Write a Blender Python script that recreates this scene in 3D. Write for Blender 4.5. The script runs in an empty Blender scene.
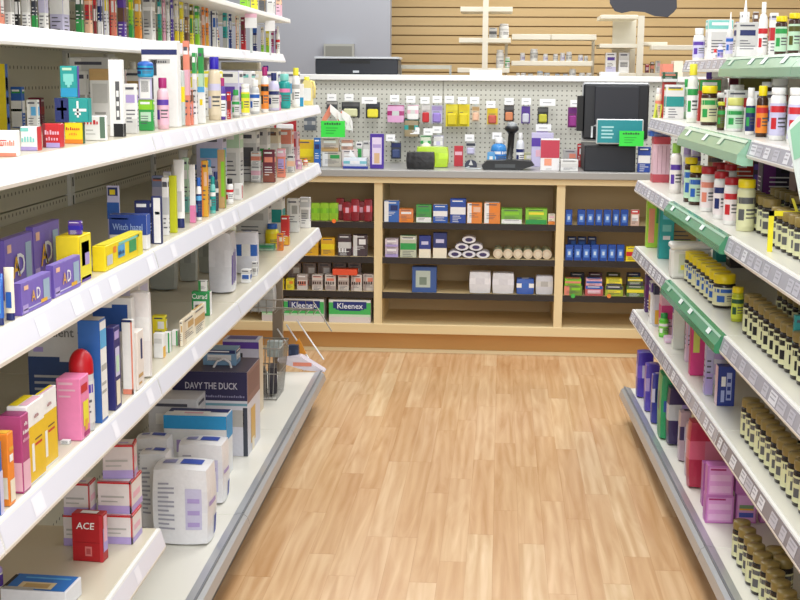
import bpy, math, random, re
from mathutils import Vector, Matrix
S=bpy.context.scene; COL=S.collection; PI=math.pi
# ------------------------------------------------------------------ camera
FPX=1300.25; YAW,PITCH,ROLL,CH=.0766,.1712,.0069,1.4097
_cy,_sy=math.cos(YAW),math.sin(YAW)
_fw=Vector((-_sy,_cy,0)); _rt=Vector((_cy,_sy,0)); _up=Vector((0,0,1))
FWD=_fw*math.cos(PITCH)-_up*math.sin(PITCH); _u2=_up*math.cos(PITCH)+_fw*math.sin(PITCH)
RT=_rt*math.cos(ROLL)+_u2*math.sin(ROLL); UP=_u2*math.cos(ROLL)-_rt*math.sin(ROLL)
CAM=Vector((0,0,CH))
cd=bpy.data.cameras.new('camera'); co=bpy.data.objects.new('camera',cd); COL.objects.link(co)
cd.sensor_width=36; cd.lens=FPX/800*36; cd.clip_start=.05; cd.clip_end=60
m3=Matrix((RT,UP,-FWD)).transposed().to_4x4(); m3.translation=CAM; co.matrix_world=m3; S.camera=co
# ------------------------------------------------------------------ light
w=bpy.data.worlds.new('world'); S.world=w; w.use_nodes=True
w.node_tree.nodes['Background'].inputs[0].default_value=(.93,.965,1,1); w.node_tree.nodes['Background'].inputs[1].default_value=.72
def area(name,loc,size,power,col=(1,.99,.975),rot=(0,0,0)):
    l=bpy.data.lights.new(name,'AREA'); l.shape='RECTANGLE'; l.size,l.size_y=size; l.energy=power; l.color=col
    o=bpy.data.objects.new(name,l); COL.objects.link(o); o.location=loc; o.rotation_euler=rot; return o
area('aisle_light',(0,1.6,2.85),(.6,2.4),54)
area('aisle_light',(0,4.6,2.85),(.6,1.6),36)
area('counter_light',(-.6,6.1,2.85),(1.2,.4),20)
area('counter_light',(1.0,6.1,2.85),(1.2,.4),20)
area('dispensary_light',(0,8.3,2.9),(3.2,.6),52,(1,.97,.92))
area('front_light',(0,-1.0,2.85),(1.6,1.2),34)
area('camera_side_fill_light',(.2,-1.4,1.7),(3.2,1.8),85,(.97,.98,1),(PI/2,0,0))  # fill lamp added behind the camera to brighten near faces; no window modelled
area('right_side_fill_light',(4.2,3.2,2.3),(6.5,1.0),70,(1,.99,.96),(0,PI/2*1.04,0))  # added upright fill by the right wall, lifts the left run's back panels
S.view_settings.view_transform='Standard'; S.view_settings.look='None'; S.view_settings.exposure=-.1
S.view_settings.gamma=1; S.view_settings.use_curve_mapping=False
# ------------------------------------------------------------------ pixels to rays
def ray(px,py): return (FWD*FPX+RT*(px-400)-UP*(py-300)).normalized()
def proj(P):
    d=Vector(P)-CAM; z=d.dot(FWD); return (400+FPX*d.dot(RT)/z, 300-FPX*d.dot(UP)/z)
def hit_z(px,py,z):
    r=ray(px,py); k=(z-CH)/r.z; return CAM+r*k
def hit_y(px,py,y):
    r=ray(px,py); return CAM+r*(y/r.y)
# ------------------------------------------------------------------ materials
CN=dict(white='f1f0ee',cream='efe6cf',grey='b4b2ae',lgrey='d6d5d2',dgrey='5a5a5c',black='17171a',navy='1d2a66',blue='2b62b8',sky='5aaadd',cyan='1f96c4',
 teal='1f9a96',aqua='7fcfc6',green='2f9d4c',lime='8ed02c',mint='c2e2c4',dgreen='2c5a3a',olive='56561c',yellow='f2d817',lemon='efe23c',gold='e8b23a',orange='ef8a2c',salmon='e58a72',peach='f0c0a0',
 red='c8242c',dred='7e1c26',maroon='8a2440',pink='ec86b4',hot='dd3f86',rose='e9b6c8',magenta='a8246e',mauve='c486c0',purple='5b3aa0',lilac='b3a0d8',lav='cdc9e6',indigo='2f1fb0',
 brown='6b4a34',tan='c8a26a',beige='e0d0b4',amber='7a4418',dark='2a2420',silver='c8cacc',clear='c9d0cc',neon='4fe04a',acid='c6ee2a',wine='6a2234',choc='40281c',bronze='8c7842',parch='dcdcae',plum='6f1f7a',slate='3a3f4c')
MC={}
def lin(c):
    c=CN.get(c,c); v=[int(c[i:i+2],16)/255 for i in (0,2,4)]
    return tuple(x/12.92 if x<=.04045 else ((x+.055)/1.055)**2.4 for x in v)+(1,)
def mat(c,rough=.45,metal=0,kind='p',alpha=1,trans=0):
    k=(c,rough,metal,kind,alpha,trans)
    if k in MC: return MC[k]
    m=bpy.data.materials.new(f'{kind}_{c}'); m.use_nodes=True; nt=m.node_tree; b=nt.nodes['Principled BSDF']
    b.inputs['Base Color'].default_value=lin(c); b.inputs['Roughness'].default_value=rough; b.inputs['Metallic'].default_value=metal
    if alpha<1: b.inputs['Alpha'].default_value=alpha
    if trans: b.inputs['Transmission Weight'].default_value=trans
    if kind in('p','film'):
        n=nt.nodes.new('ShaderNodeTexNoise'); n.inputs['Scale'].default_value=40 if kind=='p' else 28; n.inputs['Detail'].default_value=3
        tc=nt.nodes.new('ShaderNodeTexCoord'); nt.links.new(tc.outputs['Object'],n.inputs['Vector'])
        bp=nt.nodes.new('ShaderNodeBump'); bp.inputs['Strength'].default_value=.06 if kind=='p' else .5; bp.inputs['Distance'].default_value=.004
        nt.links.new(n.outputs['Fac'],bp.inputs['Height']); nt.links.new(bp.outputs[0],b.inputs['Normal'])
        # slight printed mottling
        mx=nt.nodes.new('ShaderNodeMixRGB'); mx.blend_type='MULTIPLY'; mx.inputs[0].default_value=.12
        mx.inputs[1].default_value=lin(c); n2=nt.nodes.new('ShaderNodeTexNoise'); n2.inputs['Scale'].default_value=90
        nt.links.new(tc.outputs['Object'],n2.inputs['Vector']); nt.links.new(n2.outputs['Fac'],mx.inputs[2]); nt.links.new(mx.outputs[0],b.inputs['Base Color'])
    MC[k]=m; return m
def nodes(m): return m.node_tree.nodes,m.node_tree.links,m.node_tree.nodes['Principled BSDF']
def wood_mat(name,c1,c2,axis,scale=9,stretch=.08,rough=.5):
    m=bpy.data.materials.new(name); m.use_nodes=True; N,L,b=nodes(m); b.inputs['Roughness'].default_value=rough
    tc=N.new('ShaderNodeTexCoord'); mp=N.new('ShaderNodeMapping'); s=[1,1,1]; s[axis]=stretch; mp.inputs['Scale'].default_value=s
    n=N.new('ShaderNodeTexNoise'); n.inputs['Scale'].default_value=scale; n.inputs['Detail'].default_value=5; n.inputs['Distortion'].default_value=.6
    cr=N.new('ShaderNodeValToRGB'); cr.color_ramp.elements[0].color=lin(c1); cr.color_ramp.elements[1].color=lin(c2); cr.color_ramp.elements[0].position=.3; cr.color_ramp.elements[1].position=.7
    L.new(tc.outputs['Object'],mp.inputs[0]); L.new(mp.outputs[0],n.inputs['Vector']); L.new(n.outputs['Fac'],cr.inputs[0]); L.new(cr.outputs[0],b.inputs['Base Color']); return m
def math_(N,L,op,a,b=None):
    n=N.new('ShaderNodeMath'); n.operation=op
    for i,v in enumerate((a,b)):
        if v is None: continue
        if isinstance(v,(int,float)): n.inputs[i].default_value=v
        else: L.new(v,n.inputs[i])
    return n.outputs[0]
def peg_mat(name,base,px,pz,r,ax='X',hole='2c2a24',slot=1.0,rough=.6):
    m=bpy.data.materials.new(name); m.use_nodes=True; N,L,b=nodes(m); b.inputs['Roughness'].default_value=rough
    tc=N.new('ShaderNodeTexCoord'); sp=N.new('ShaderNodeSeparateXYZ'); L.new(tc.outputs['Object'],sp.inputs[0])
    def cell(o,p): return math_(N,L,'MULTIPLY',math_(N,L,'SUBTRACT',math_(N,L,'FRACT',math_(N,L,'DIVIDE',math_(N,L,'ADD',o,100.0),p)),.5),p)
    u=cell(sp.outputs[ax],px); v=math_(N,L,'MULTIPLY',cell(sp.outputs['Z'],pz),slot)
    d=math_(N,L,'SQRT',math_(N,L,'ADD',math_(N,L,'MULTIPLY',u,u),math_(N,L,'MULTIPLY',v,v)))
    h=math_(N,L,'LESS_THAN',d,r); mx=N.new('ShaderNodeMixRGB'); mx.inputs[1].default_value=lin(base); mx.inputs[2].default_value=lin(hole)
    L.new(h,mx.inputs[0]); L.new(mx.outputs[0],b.inputs['Base Color']); return m
def floor_mat():
    m=bpy.data.materials.new('floor_laminate'); m.use_nodes=True; N,L,b=nodes(m); b.inputs['Roughness'].default_value=.24
    tc=N.new('ShaderNodeTexCoord'); sp=N.new('ShaderNodeSeparateXYZ'); L.new(tc.outputs['Object'],sp.inputs[0])
    X=math_(N,L,'DIVIDE',math_(N,L,'ADD',sp.outputs['X'],50.0),.078); row=math_(N,L,'FLOOR',X)
    wn=N.new('ShaderNodeTexWhiteNoise'); wn.noise_dimensions='1D'; L.new(row,wn.inputs['W'])
    Y=math_(N,L,'ADD',math_(N,L,'DIVIDE',sp.outputs['Y'],.8),math_(N,L,'MULTIPLY',wn.outputs['Value'],7.0)); colu=math_(N,L,'FLOOR',Y)
    cv=N.new('ShaderNodeCombineXYZ'); L.new(row,cv.inputs[0]); L.new(colu,cv.inputs[1])
    w2=N.new('ShaderNodeTexWhiteNoise'); w2.noise_dimensions='3D'; L.new(cv.outputs[0],w2.inputs['Vector'])
    cr=N.new('ShaderNodeValToRGB'); e=cr.color_ramp.elements; e[0].color=lin('d9b388'); e[1].color=lin('eacfa9'); e.new(.35).color=lin('dfbb91'); e.new(.75).color=lin('e4c39b')
    L.new(w2.outputs['Value'],cr.inputs[0])
    ad=N.new('ShaderNodeVectorMath'); ad.operation='MULTIPLY_ADD'; L.new(w2.outputs['Color'],ad.inputs[0]); ad.inputs[1].default_value=(9,9,9); L.new(tc.outputs['Object'],ad.inputs[2])
    mp=N.new('ShaderNodeMapping'); mp.inputs['Scale'].default_value=(1,.07,1); L.new(ad.outputs[0],mp.inputs[0])
    n=N.new('ShaderNodeTexNoise'); n.inputs['Scale'].default_value=26; n.inputs['Detail'].default_value=6; n.inputs['Distortion'].default_value=1.2; L.new(mp.outputs[0],n.inputs['Vector'])
    wv=N.new('ShaderNodeTexWave'); wv.inputs['Scale'].default_value=9; wv.inputs['Distortion'].default_value=7; wv.inputs['Detail'].default_value=3; wv.inputs['Detail Scale'].default_value=.8; L.new(mp.outputs[0],wv.inputs['Vector'])
    g=math_(N,L,'ADD',math_(N,L,'MULTIPLY',n.outputs['Fac'],.72),math_(N,L,'MULTIPLY',wv.outputs['Fac'],.1))
    c2=N.new('ShaderNodeValToRGB'); c2.color_ramp.elements[0].position=.22; c2.color_ramp.elements[0].color=lin('cfb594'); c2.color_ramp.elements[1].position=.62; c2.color_ramp.elements[1].color=(1,1,1,1)
    L.new(g,c2.inputs[0]); mx=N.new('ShaderNodeMixRGB'); mx.blend_type='MULTIPLY'; mx.inputs[0].default_value=.75; L.new(cr.outputs[0],mx.inputs[1]); L.new(c2.outputs[0],mx.inputs[2])
    fx=math_(N,L,'FRACT',X); fy=math_(N,L,'FRACT',Y); ln=math_(N,L,'MAXIMUM',math_(N,L,'LESS_THAN',fx,.018),math_(N,L,'LESS_THAN',fy,.004))
    m3_=N.new('ShaderNodeMixRGB'); m3_.blend_type='MULTIPLY'; m3_.inputs[2].default_value=lin('c8a880'); L.new(math_(N,L,'MULTIPLY',ln,.35),m3_.inputs[0]); L.new(mx.outputs[0],m3_.inputs[1])
    L.new(m3_.outputs[0],b.inputs['Base Color']); return m
def slat_mat(): 
    return wood_mat('slatwall_board','c9ab76','d6ba88',0,6,.1)
# ------------------------------------------------------------------ mesh builder
TXT={}
def text_mesh(s):
    if s not in TXT:
        c=bpy.data.curves.new('t','FONT'); c.body=s; c.size=1; c.align_x='CENTER'; c.align_y='CENTER'; c.resolution_u=2; c.offset=.012
        o=bpy.data.objects.new('t',c); me=bpy.data.meshes.new_from_object(o)
        TXT[s]=([v.co.copy() for v in me.vertices],[tuple(p.vertices) for p in me.polygons],max(v.co.x for v in me.vertices)-min(v.co.x for v in me.vertices))
        bpy.data.objects.remove(o); bpy.data.curves.remove(c); bpy.data.meshes.remove(me)
    return TXT[s]
class MB:
    def __init__(s): s.v=[];s.f=[];s.m=[];s.sm=[];s.ms=[];s.b=0
    def mi(s,m):
        if m not in s.ms: s.ms.append(m)
        return s.ms.index(m)
    def add(s,vs,fs,m,smooth=False):
        o=len(s.v); s.v+=[tuple(v) for v in vs]; i=s.mi(m)
        for f in fs: s.f.append(tuple(o+a for a in f)); s.m.append(i); s.sm.append(smooth)
        return s
    def box(s,a,b,m,c=0):
        x0,y0,z0=a;x1,y1,z1=b
        if c:
            # chamfered vertical and horizontal edges
            pts=[]; ring=lambda z,i:[(x0+c,y0+i,z),(x1-c,y0+i,z),(x1-i,y0+c,z),(x1-i,y1-c,z),(x1-c,y1-i,z),(x0+c,y1-i,z),(x0+i,y1-c,z),(x0+i,y0+c,z)]
            pts=ring(z0,c*.9)+ring(z0+c,0)+ring(z1-c,0)+ring(z1,c*.9); fs=[tuple(range(7,-1,-1)),tuple(range(24,32))]
            for k in range(3):
                for j in range(8): fs.append((k*8+j,k*8+(j+1)%8,k*8+8+(j+1)%8,k*8+8+j))
            return s.add(pts,fs,m)
        return s.add([(x0,y0,z0),(x1,y0,z0),(x1,y1,z0),(x0,y1,z0),(x0,y0,z1),(x1,y0,z1),(x1,y1,z1),(x0,y1,z1)],
            [(0,3,2,1),(4,5,6,7),(0,1,5,4),(1,2,6,5),(2,3,7,6),(3,0,4,7)],m)
    def prism(s,poly,y0,y1,m,ax='y'):
        # poly in (x,z) extruded in y ; ax 'x': poly in (y,z) extruded in x ; 'z': poly (x,y)
        f={'y':lambda p,t:(p[0],t,p[1]),'x':lambda p,t:(t,p[0],p[1]),'z':lambda p,t:(p[0],p[1],t)}[ax]; n=len(poly)
        vs=[f(p,y0) for p in poly]+[f(p,y1) for p in poly]
        fs=[tuple(range(n)),tuple(range(2*n-1,n-1,-1))]+[(j,n+j,n+(j+1)%n,(j+1)%n) for j in range(n)]
        return s.add(vs,fs,m)
    def lathe(s,prof,m,seg=18,c=(0,0,0),sy=1,a0=0,a1=2*PI,smooth=True):
        vs=[];fs=[];n=len(prof);full=abs(a1-a0-2*PI)<1e-6;cnt=seg if full else seg+1
        for k in range(cnt):
            a=a0+(a1-a0)*k/seg
            for r,z in prof: vs.append((c[0]+r*math.cos(a),c[1]+sy*r*math.sin(a),c[2]+z))
        for k in range(seg):
            q=(k+1)%cnt
            for j in range(n-1): fs.append((k*n+j,q*n+j,q*n+j+1,k*n+j+1))
        return s.add(vs,fs,m,smooth)
    def tube(s,pts,r,m,seg=6):
        vs=[];fs=[];pts=[Vector(p) for p in pts];n=len(pts)
        for i,p in enumerate(pts):
            d=(pts[min(i+1,n-1)]-pts[max(i-1,0)]).normalized(); a=Vector((0,0,1)) if abs(d.z)<.9 else Vector((1,0,0)); u=d.cross(a).normalized(); v=d.cross(u)
            for k in range(seg):
                t=2*PI*k/seg; vs.append(p+u*r*math.cos(t)+v*r*math.sin(t))
        for i in range(n-1):
            for k in range(seg): q=(k+1)%seg; fs.append((i*seg+k,i*seg+q,i*seg+seg+q,i*seg+seg+k))
        fs+= [tuple(range(seg)),tuple(range(n*seg-1,n*seg-seg-1,-1))]
        return s.add(vs,fs,m,True)
    def rect(s,o,u,v,m):
        o,u,v=Vector(o),Vector(u),Vector(v); return s.add([o,o+u,o+u+v,o+v],[(0,1,2,3)],m)
    def text(s,t,o,u,v,size,m,maxw=None):
        vs,fs,wd=text_mesh(t); o,u,v=Vector(o),Vector(u).normalized(),Vector(v).normalized(); k=size
        kx=min(k,maxw/wd) if maxw else k
        return s.add([o+u*p.x*kx+v*p.y*k for p in vs],fs,m)
    def mesh(s,name):
        me=bpy.data.meshes.new(name); me.from_pydata(s.v,[],s.f)
        for m in s.ms: me.materials.append(m)
        me.polygons.foreach_set('material_index',s.m); me.polygons.foreach_set('use_smooth',s.sm); me.update(); return me
    def build(s,name,parent=None,loc=None,rz=0):
        o=bpy.data.objects.new(name,s.mesh(name)); COL.objects.link(o)
        if parent: o.parent=parent
        if loc is not None: o.location=loc
        o.rotation_euler.z=rz; return o
def tag(o,label=None,cat=None,group=None,kind=None):
    if label: o['label']=label
    if cat: o['category']=cat
    if group: o['group']=group
    if kind: o['kind']=kind
    return o
def empty(name,loc,rz=0,**k):
    o=bpy.data.objects.new(name,None); COL.objects.link(o); o.location=loc; o.rotation_euler.z=rz; o.empty_display_size=.05; return tag(o,**k)
def link(name,me,parent=None,loc=(0,0,0),rz=0):
    o=bpy.data.objects.new(name,me); COL.objects.link(o); o.parent=parent; o.location=loc; o.rotation_euler.z=rz; return o
def struct(o): o['kind']='structure'; return o
WM=mat('ecebe8',.35,kind='metal'); WM2=mat('e2e0da',.4,kind='metal')
STEEL=mat('a9abad',.3,.9,kind='metal'); CHROME=mat('c9ccd0',.22,1,kind='metal')
# ------------------------------------------------------------------ frames: O + u*s + n*t
class Frame:
    def __init__(s,O,u,n): s.O=Vector((O[0],O[1],0)); s.u=Vector((u[0],u[1],0)).normalized(); s.n=Vector((n[0],n[1],0)).normalized()
    def P(s,a,t,z): p=s.O+s.u*a+s.n*t; p.z=z; return p
    def st(s,p): d=Vector((p[0],p[1],0))-s.O; return d.dot(s.u),d.dot(s.n)
    def hit_t(s,px,py,t):
        r=ray(px,py); k=(t-(Vector((CAM.x,CAM.y,0))-s.O).dot(s.n))/Vector((r.x,r.y,0)).dot(s.n); return CAM+r*k
LF=Frame((-.757,5.36),(.0144,-1),(-1,-.0144))
RF=Frame((.553,5.30),(.0281,-1),(1,.0281))
YC=6.512
CF=Frame((0,YC),(1,0),(0,1))
# ------------------------------------------------------------------ room shell
o=struct(MB().box((-4.5,-1.5,-.05),(4.5,10.2,0),floor_mat()).build('floor'))
GW=mat('a2a5ae',.7,kind='paint')
def zy(px,py,Y): return hit_y(px,py,Y).z
def xy_(px,py,Y): return hit_y(px,py,Y).x
WY=9.7
sm=slat_mat(); groove=mat('8d734a',.8,kind='paint')
b=MB(); sp=.0665*1.0
b.box((-4.5,WY+.012,0),(4.5,WY+.1,3),groove)
z=.9
k=0
while z<3: b.box((-1.2,WY,z+.005),(4.5,WY+.0125,z+sp-.004),sm); z+=sp
struct(b.build('wall_back'))
struct(MB().box((-4.5,8.9,0),(xy_(390,40,8.9),9.02,3),GW).build('wall_partition'))
struct(MB().box((-4.6,-1.5,0),(-4.5,10.2,3),GW).build('wall_left'))
struct(MB().box((4.5,-1.5,0),(4.6,10.2,3),mat('d9d6cc',.7,kind='paint')).build('wall_right'))
# ------------------------------------------------------------------ left gondola
PANEL=peg_mat('perforated_back_panel','d2ccb8',.0254,.0508,.0036,'X',hole='6a6455',slot=.8)
PANELR=peg_mat('perforated_back_panel_right','bdb9aa',.0254,.0508,.0036,'X',hole='6a6455',slot=.8)
PLL=mat('cdc6b2',.3,kind='metal'); PLR=mat('d6d4ca',.3,kind='metal'); RAILP=mat('dedee8',.3,kind='metal'); TAGW=mat('ecebf2',.5,kind='paper')
DL=.45
ZL=dict(Z=(1.631,.119),A=(1.492,.146),B=(1.287,0),C=(1.05,0),D=(.781,0),E=(.449,0))
def lk(fr,parts_z,bm,name,par,root): return bm.build(name,par)
def gondola(fr,sign,seams,D,levels,deck,label,name,H,panel):
    """local frame: x = along s (towards camera), y = t (inward), z up"""
    ang=math.atan2(fr.u.y,fr.u.x); root=empty(name,(fr.O.x,fr.O.y,0),ang,label=label,cat='store shelving')
    # local y axis = rotate x by +90: for the left run n is opposite, so mirror t
    ny=Vector((-fr.u.y,fr.u.x)); sg=1 if ny.dot(Vector((fr.n.x,fr.n.y)))>0 else -1
    def bx(b,s0,s1,t0,t1,z0,z1,m,c=0):
        y0,y1=sorted((sg*t0,sg*t1)); b.box((s0,y0,z0),(s1,y1,z1),m,c)
    for i,s in enumerate(seams):
        b=MB(); bx(b,s-.018,s+.018,D+.002,D+.07,0,H,WM2); 
        for q in range(int((H-.2)/.05)): bx(b,s-.003,s+.003,D+.0005,D+.0025,.2+q*.05,.225+q*.05,mat('3a3832',.6,kind='paint'))
        b.build('upright',root)
    for i in range(len(seams)-1):
        s0,s1=seams[i]+.019,seams[i+1]-.019
        b=MB(); z=.12
        for zt in (.12+.48,.12+.96,.12+1.44,H): bx(b,s0,s1,D+.012,D+.024,z,zt-.004,PANEL if sg==-1 else PANELR); z=zt
        bx(b,s0,s1,D+.024,D+.03,.12,H,mat('9a9482',.7,kind='paint')); b.build('back_panel',root)
        s0,s1=seams[i]+.0015,seams[i+1]-.0015
        for nm,(zz,t0) in levels.items():
            if (nm,i) in SKIP.get(name,()): continue
            b=MB(); bx(b,s0,s1,t0+.004 if nm!='Z' else t0-.01,D,zz-(.022 if nm!='Z' else .016),zz,(PLL if sg==-1 else PLR) if nm!='Z' else WM,.002)
            for s in (s0+.02,s1-.026):   # bracket
                y=[sg*(t0+.04),sg*(D),sg*(D)]; b.prism([(sg*(t0+.05),zz-.022),(sg*D,zz-.022),(sg*D,zz-.03),(sg*(t0+.12),zz-.026)],s,s+.005,WM2,'x')
            sh=b.build('shelf',root)
            if nm!='Z': rail(sh,name,nm,i,s0,s1,t0,zz,sg,bx)
        b=MB(); zz,t0=deck; bx(b,s0,s1,t0+.03,D,zz-.025,zz,mat('dedcd2',.3,kind='metal'),.002); dk=b.build('base_deck',root)
        b=MB(); a=sg
        b.prism([(a*(t0+.035),zz+.001),(a*(t0+.012),zz+.006),(a*(t0-.004),zz-.006),(a*(t0-.012),zz-.03),(a*(t0-.004),zz-.042),(a*(t0+.035),zz-.042)],s0,s1,mat('bfc2c6',.3,.55,kind='metal'),'x')
        bx(b,s0,s1,t0+.006,t0+.012,zz+.004,zz+.0075,mat('6f7378',.4,kind='metal'))
        b.build('bumper_rail',dk)
        b=MB(); bx(b,s0,s1,t0+.05,t0+.065,0,zz-.026,mat('8c8a84',.6,kind='paint')); b.build('kick_plate',root)
    return root
rr=random.Random(5)
def rail(sh,name,nm,i,s0,s1,t0,zz,sg,bx):
    a=sg
    left=name=='gondola_shelving'
    lh={'A':.74,'B':.82}.get(nm,1)
    b=MB()
    green=(nm,i) in GREEN and not left
    if green:
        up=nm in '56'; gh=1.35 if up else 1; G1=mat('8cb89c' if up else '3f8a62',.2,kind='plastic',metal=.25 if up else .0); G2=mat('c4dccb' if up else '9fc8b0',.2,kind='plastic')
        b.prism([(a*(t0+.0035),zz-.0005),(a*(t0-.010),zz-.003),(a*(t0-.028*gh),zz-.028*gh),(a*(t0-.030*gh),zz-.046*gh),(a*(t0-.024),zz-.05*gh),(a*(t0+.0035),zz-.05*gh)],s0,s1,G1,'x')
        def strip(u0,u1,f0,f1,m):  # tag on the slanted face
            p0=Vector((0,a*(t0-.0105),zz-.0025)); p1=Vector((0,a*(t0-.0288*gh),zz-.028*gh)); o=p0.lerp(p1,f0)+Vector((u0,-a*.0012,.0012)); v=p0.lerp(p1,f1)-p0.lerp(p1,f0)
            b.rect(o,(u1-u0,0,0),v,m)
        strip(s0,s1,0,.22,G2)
        s=s0+.1
        while s<s1-.08:
            strip(s,s+.045,.2,.7,mat('dfe8e4',.4,kind='paper') if rr.random()<.75 else G2); s+=rr.choice((.17,.24,.3))
        b.build('price_channel',sh); return
    base=RAILP if left else mat('c9c9cc',.3,kind='metal')
    lip=WM
    b.prism([(a*(t0+.0035),zz-.0005),(a*(t0-.004),zz-.0005),(a*(t0-.016),zz-.04*lh),(a*(t0-.014),zz-.047*lh),(a*(t0+.0035),zz-.047*lh)],s0,s1,lip,'x')
    def strip(u0,u1,f0,f1,m,e=.0008):
        p0=Vector((0,a*(t0-.004),zz+.001)); p1=Vector((0,a*(t0-.0155),zz-.0395*lh)); o=p0.lerp(p1,f0)+Vector((u0,-a*e,0)); v=p0.lerp(p1,f1)-p0.lerp(p1,f0)
        b.rect(o,(u1-u0,0,0),v,m)
    if left:
        strip(s0+.002,s1-.002,.12,.95,RAILP)
        s=s0+rr.uniform(.02,.1)
        while s<s1-.06:
            w_=rr.uniform(.03,.055)
            if rr.random()<.55: strip(s,s+w_,.2,.9,TAGW,.0013)
            s+=w_+rr.uniform(.01,.15)
    else:
        dk=mat('7f7d86' if nm=='2' and i>=2 else 'a5a4ae',.25,kind='plastic'); strip(s0+.002,s1-.002,.12,.95,dk)
        s=s0+.03
        while s<s1-.07:
            w_=rr.uniform(.04,.07); strip(s,s+w_,.25,.88,mat('bdbcc6',.35,kind='paper') if rr.random()<.75 else mat('dcdce2',.4,kind='paper'),.0013)
            for q in range(2): strip(s+.006,s+w_-.012,.35+q*.22,.43+q*.22,mat('9a99a2',.5,kind='paper'),.0017)
            s+=w_+rr.uniform(.004,.07)
    b.build('price_rail',sh)
SKIP={'gondola_shelving':{('E',0),('E',1),('E',2)},'gondola_shelving_unit':()}
GREEN={('3',1),('4',1),('5',1),('6',1),('6',2)}
gondola(LF,-1,[0,.914,1.828,2.742,3.656,4.57],DL,ZL,(.161,-.02),'long white shelving run with perforated beige back on the left of the aisle','gondola_shelving',1.95,PANEL)
DR=.45
ZR={'2':(.473,0),'3':(.733,0),'4':(1.0,0),'5':(1.25,.045),'6':(1.475,.17)}
gondola(RF,1,[0,.88,1.85,2.77,3.69],DR,ZR,(.14,-.035),'white shelving run with green price channels on the right of the aisle','gondola_shelving_unit',1.50,PANELR)
# ------------------------------------------------------------------ counter
MAPLE=wood_mat('maple_laminate','d9c190','e6d2a4',0,7,.12); MAPV=wood_mat('maple_laminate_upright','d9c190','e6d2a4',2,7,.12)
MAPD=wood_mat('maple_back','c4a878','cfb585',0,5,.15); KICK=wood_mat('orange_wood_kick','c29250','cfa060',0,5,.1)
DK=mat('241c18',.5,kind='paint')
X0,X1=-2.45,2.15; posts=[-1.527,-.613,.301,1.215,2.129]
zs=[.676,.497,.318]
cn=empty('checkout_counter',(0,YC,0),label='wide maple counter with open shelves across the end of the aisle',cat='counter')
zct=.9425
b=MB().box((X0,-.03,zct-.036),(X1,.62,zct),mat('9c9a96',.35,kind='laminate'),.003); b.build('countertop',cn)
b=MB().box((X0,-.012,zct-.066),(X1,.02,zct-.036),MAPLE); b.build('apron',cn)
for x in posts: MB().box((x-.021,0,.14),(x+.021,.5,zct-.066),MAPV,.001).build('divider_post',cn)
MB().box((X0,.44,.14),(X1,.455,zct-.066),MAPD).build('back_panel',cn)
MB().box((X0,-.004,.107),(X1,.44,.155),MAPLE,.002).build('bottom_shelf',cn)
MB().box((X0,.06,.0),(X1,.08,.107),KICK).build('kick_board',cn)
for i in range(len(posts)-1):
    for z in zs:
        b=MB().box((posts[i]+.022,.012,z-.018),(posts[i+1]-.022,.43,z),MAPLE); sh=b.build('shelf',cn)
        b=MB().box((posts[i]+.022,.0,z-.03),(posts[i+1]-.022,.012,z+.001),DK); b.build('shelf_edge_strip',sh)
struct(MB().prism([(YC+.044,0),(YC+.059,0),(YC+.059,.016),(YC+.05,.016)],X0,X1,MAPLE,'x').build('trim_1'))
# peg board and ledge above the counter
PB=peg_mat('counter_pegboard','c9c8bd',.0254,.0254,.0042,'X',hole='77756c')
g=empty('pegboard_partition',(0,YC+.56,0),label='pale pegboard panel topped by a white ledge behind the counter',cat='pegboard')
LZ=1.412
for a_,b_ in ((-2.45,-.32),(-.316,.645),(.649,2.15)): MB().box((a_,0,zct),(b_,.012,LZ-.03),PB).build('pegboard_panel',g)
MB().box((X0,.012,.1),(X1,.06,LZ-.03),mat('c2beb0',.6,kind='paint')).build('stud_wall',g)
MB().box((X0,-.03,LZ-.03),(X1,.4,LZ),WM,.003).build('ledge',g)
# ------------------------------------------------------------------ placing things on shelves
class Surf:
    def __init__(s,fr,z,t0,t1,s0,s1,side,where,gap=9): s.fr,s.z,s.t0,s.t1,s.s0,s.s1,s.side,s.where,s.gap=fr,z,t0,t1,s0,s1,side,where,gap; s.pl=[]
def LS(n,where,s0=-.0): z,t=ZL[n]; return Surf(LF,z,t+.002,DL-.004,s0,4.5,1,where)
def RS(n,where): z,t=ZR[n]; return Surf(RF,z,t+.002,DR-.004,0,3.6,-1,where)
SF=dict(Z=LS('Z','on the topmost left shelf'),A=LS('A','on the left shelf second from top'),B=LS('B','on the left shelf at eye level'),
 C=LS('C','on the left shelf below eye level'),D=LS('D','on the left shelf with the tall cartons'),E=LS('E','on the short low shelf at left',2.745),
 K=Surf(LF,.161,.03,DL-.004,0,4.5,1,'on the left base deck'),
 r2=RS('2','on the lowest raised right shelf'),r3=RS('3','on the middle right shelf'),r4=RS('4','on the right shelf with red caps'),r5=RS('5','on the upper right shelf'),r6=RS('6','on the top right shelf'),
 rk=Surf(RF,.14,.002,DR-.004,0,3.6,-1,'on the right base deck'),
 ct=Surf(CF,zct,.0,.555,-2.4,2.1,0,'on the checkout counter'))
def ceil_(a,b,fr=None): SF[a].ceil=(b[0]-.028,b[1])
for a_,b_ in (('A','Z'),('B','A'),('C','B'),('D','C'),('E','D'),('K','D')): SF[a_].ceil=(ZL[b_][0]-(.034 if b_!='Z' else .02),ZL[b_][1]-.016)
for a_,b_ in (('rk','2'),('r2','3'),('r3','4'),('r4','5'),('r5','6')): SF[a_].ceil=(ZR[b_][0]-.034,ZR[b_][1]-.03)
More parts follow.
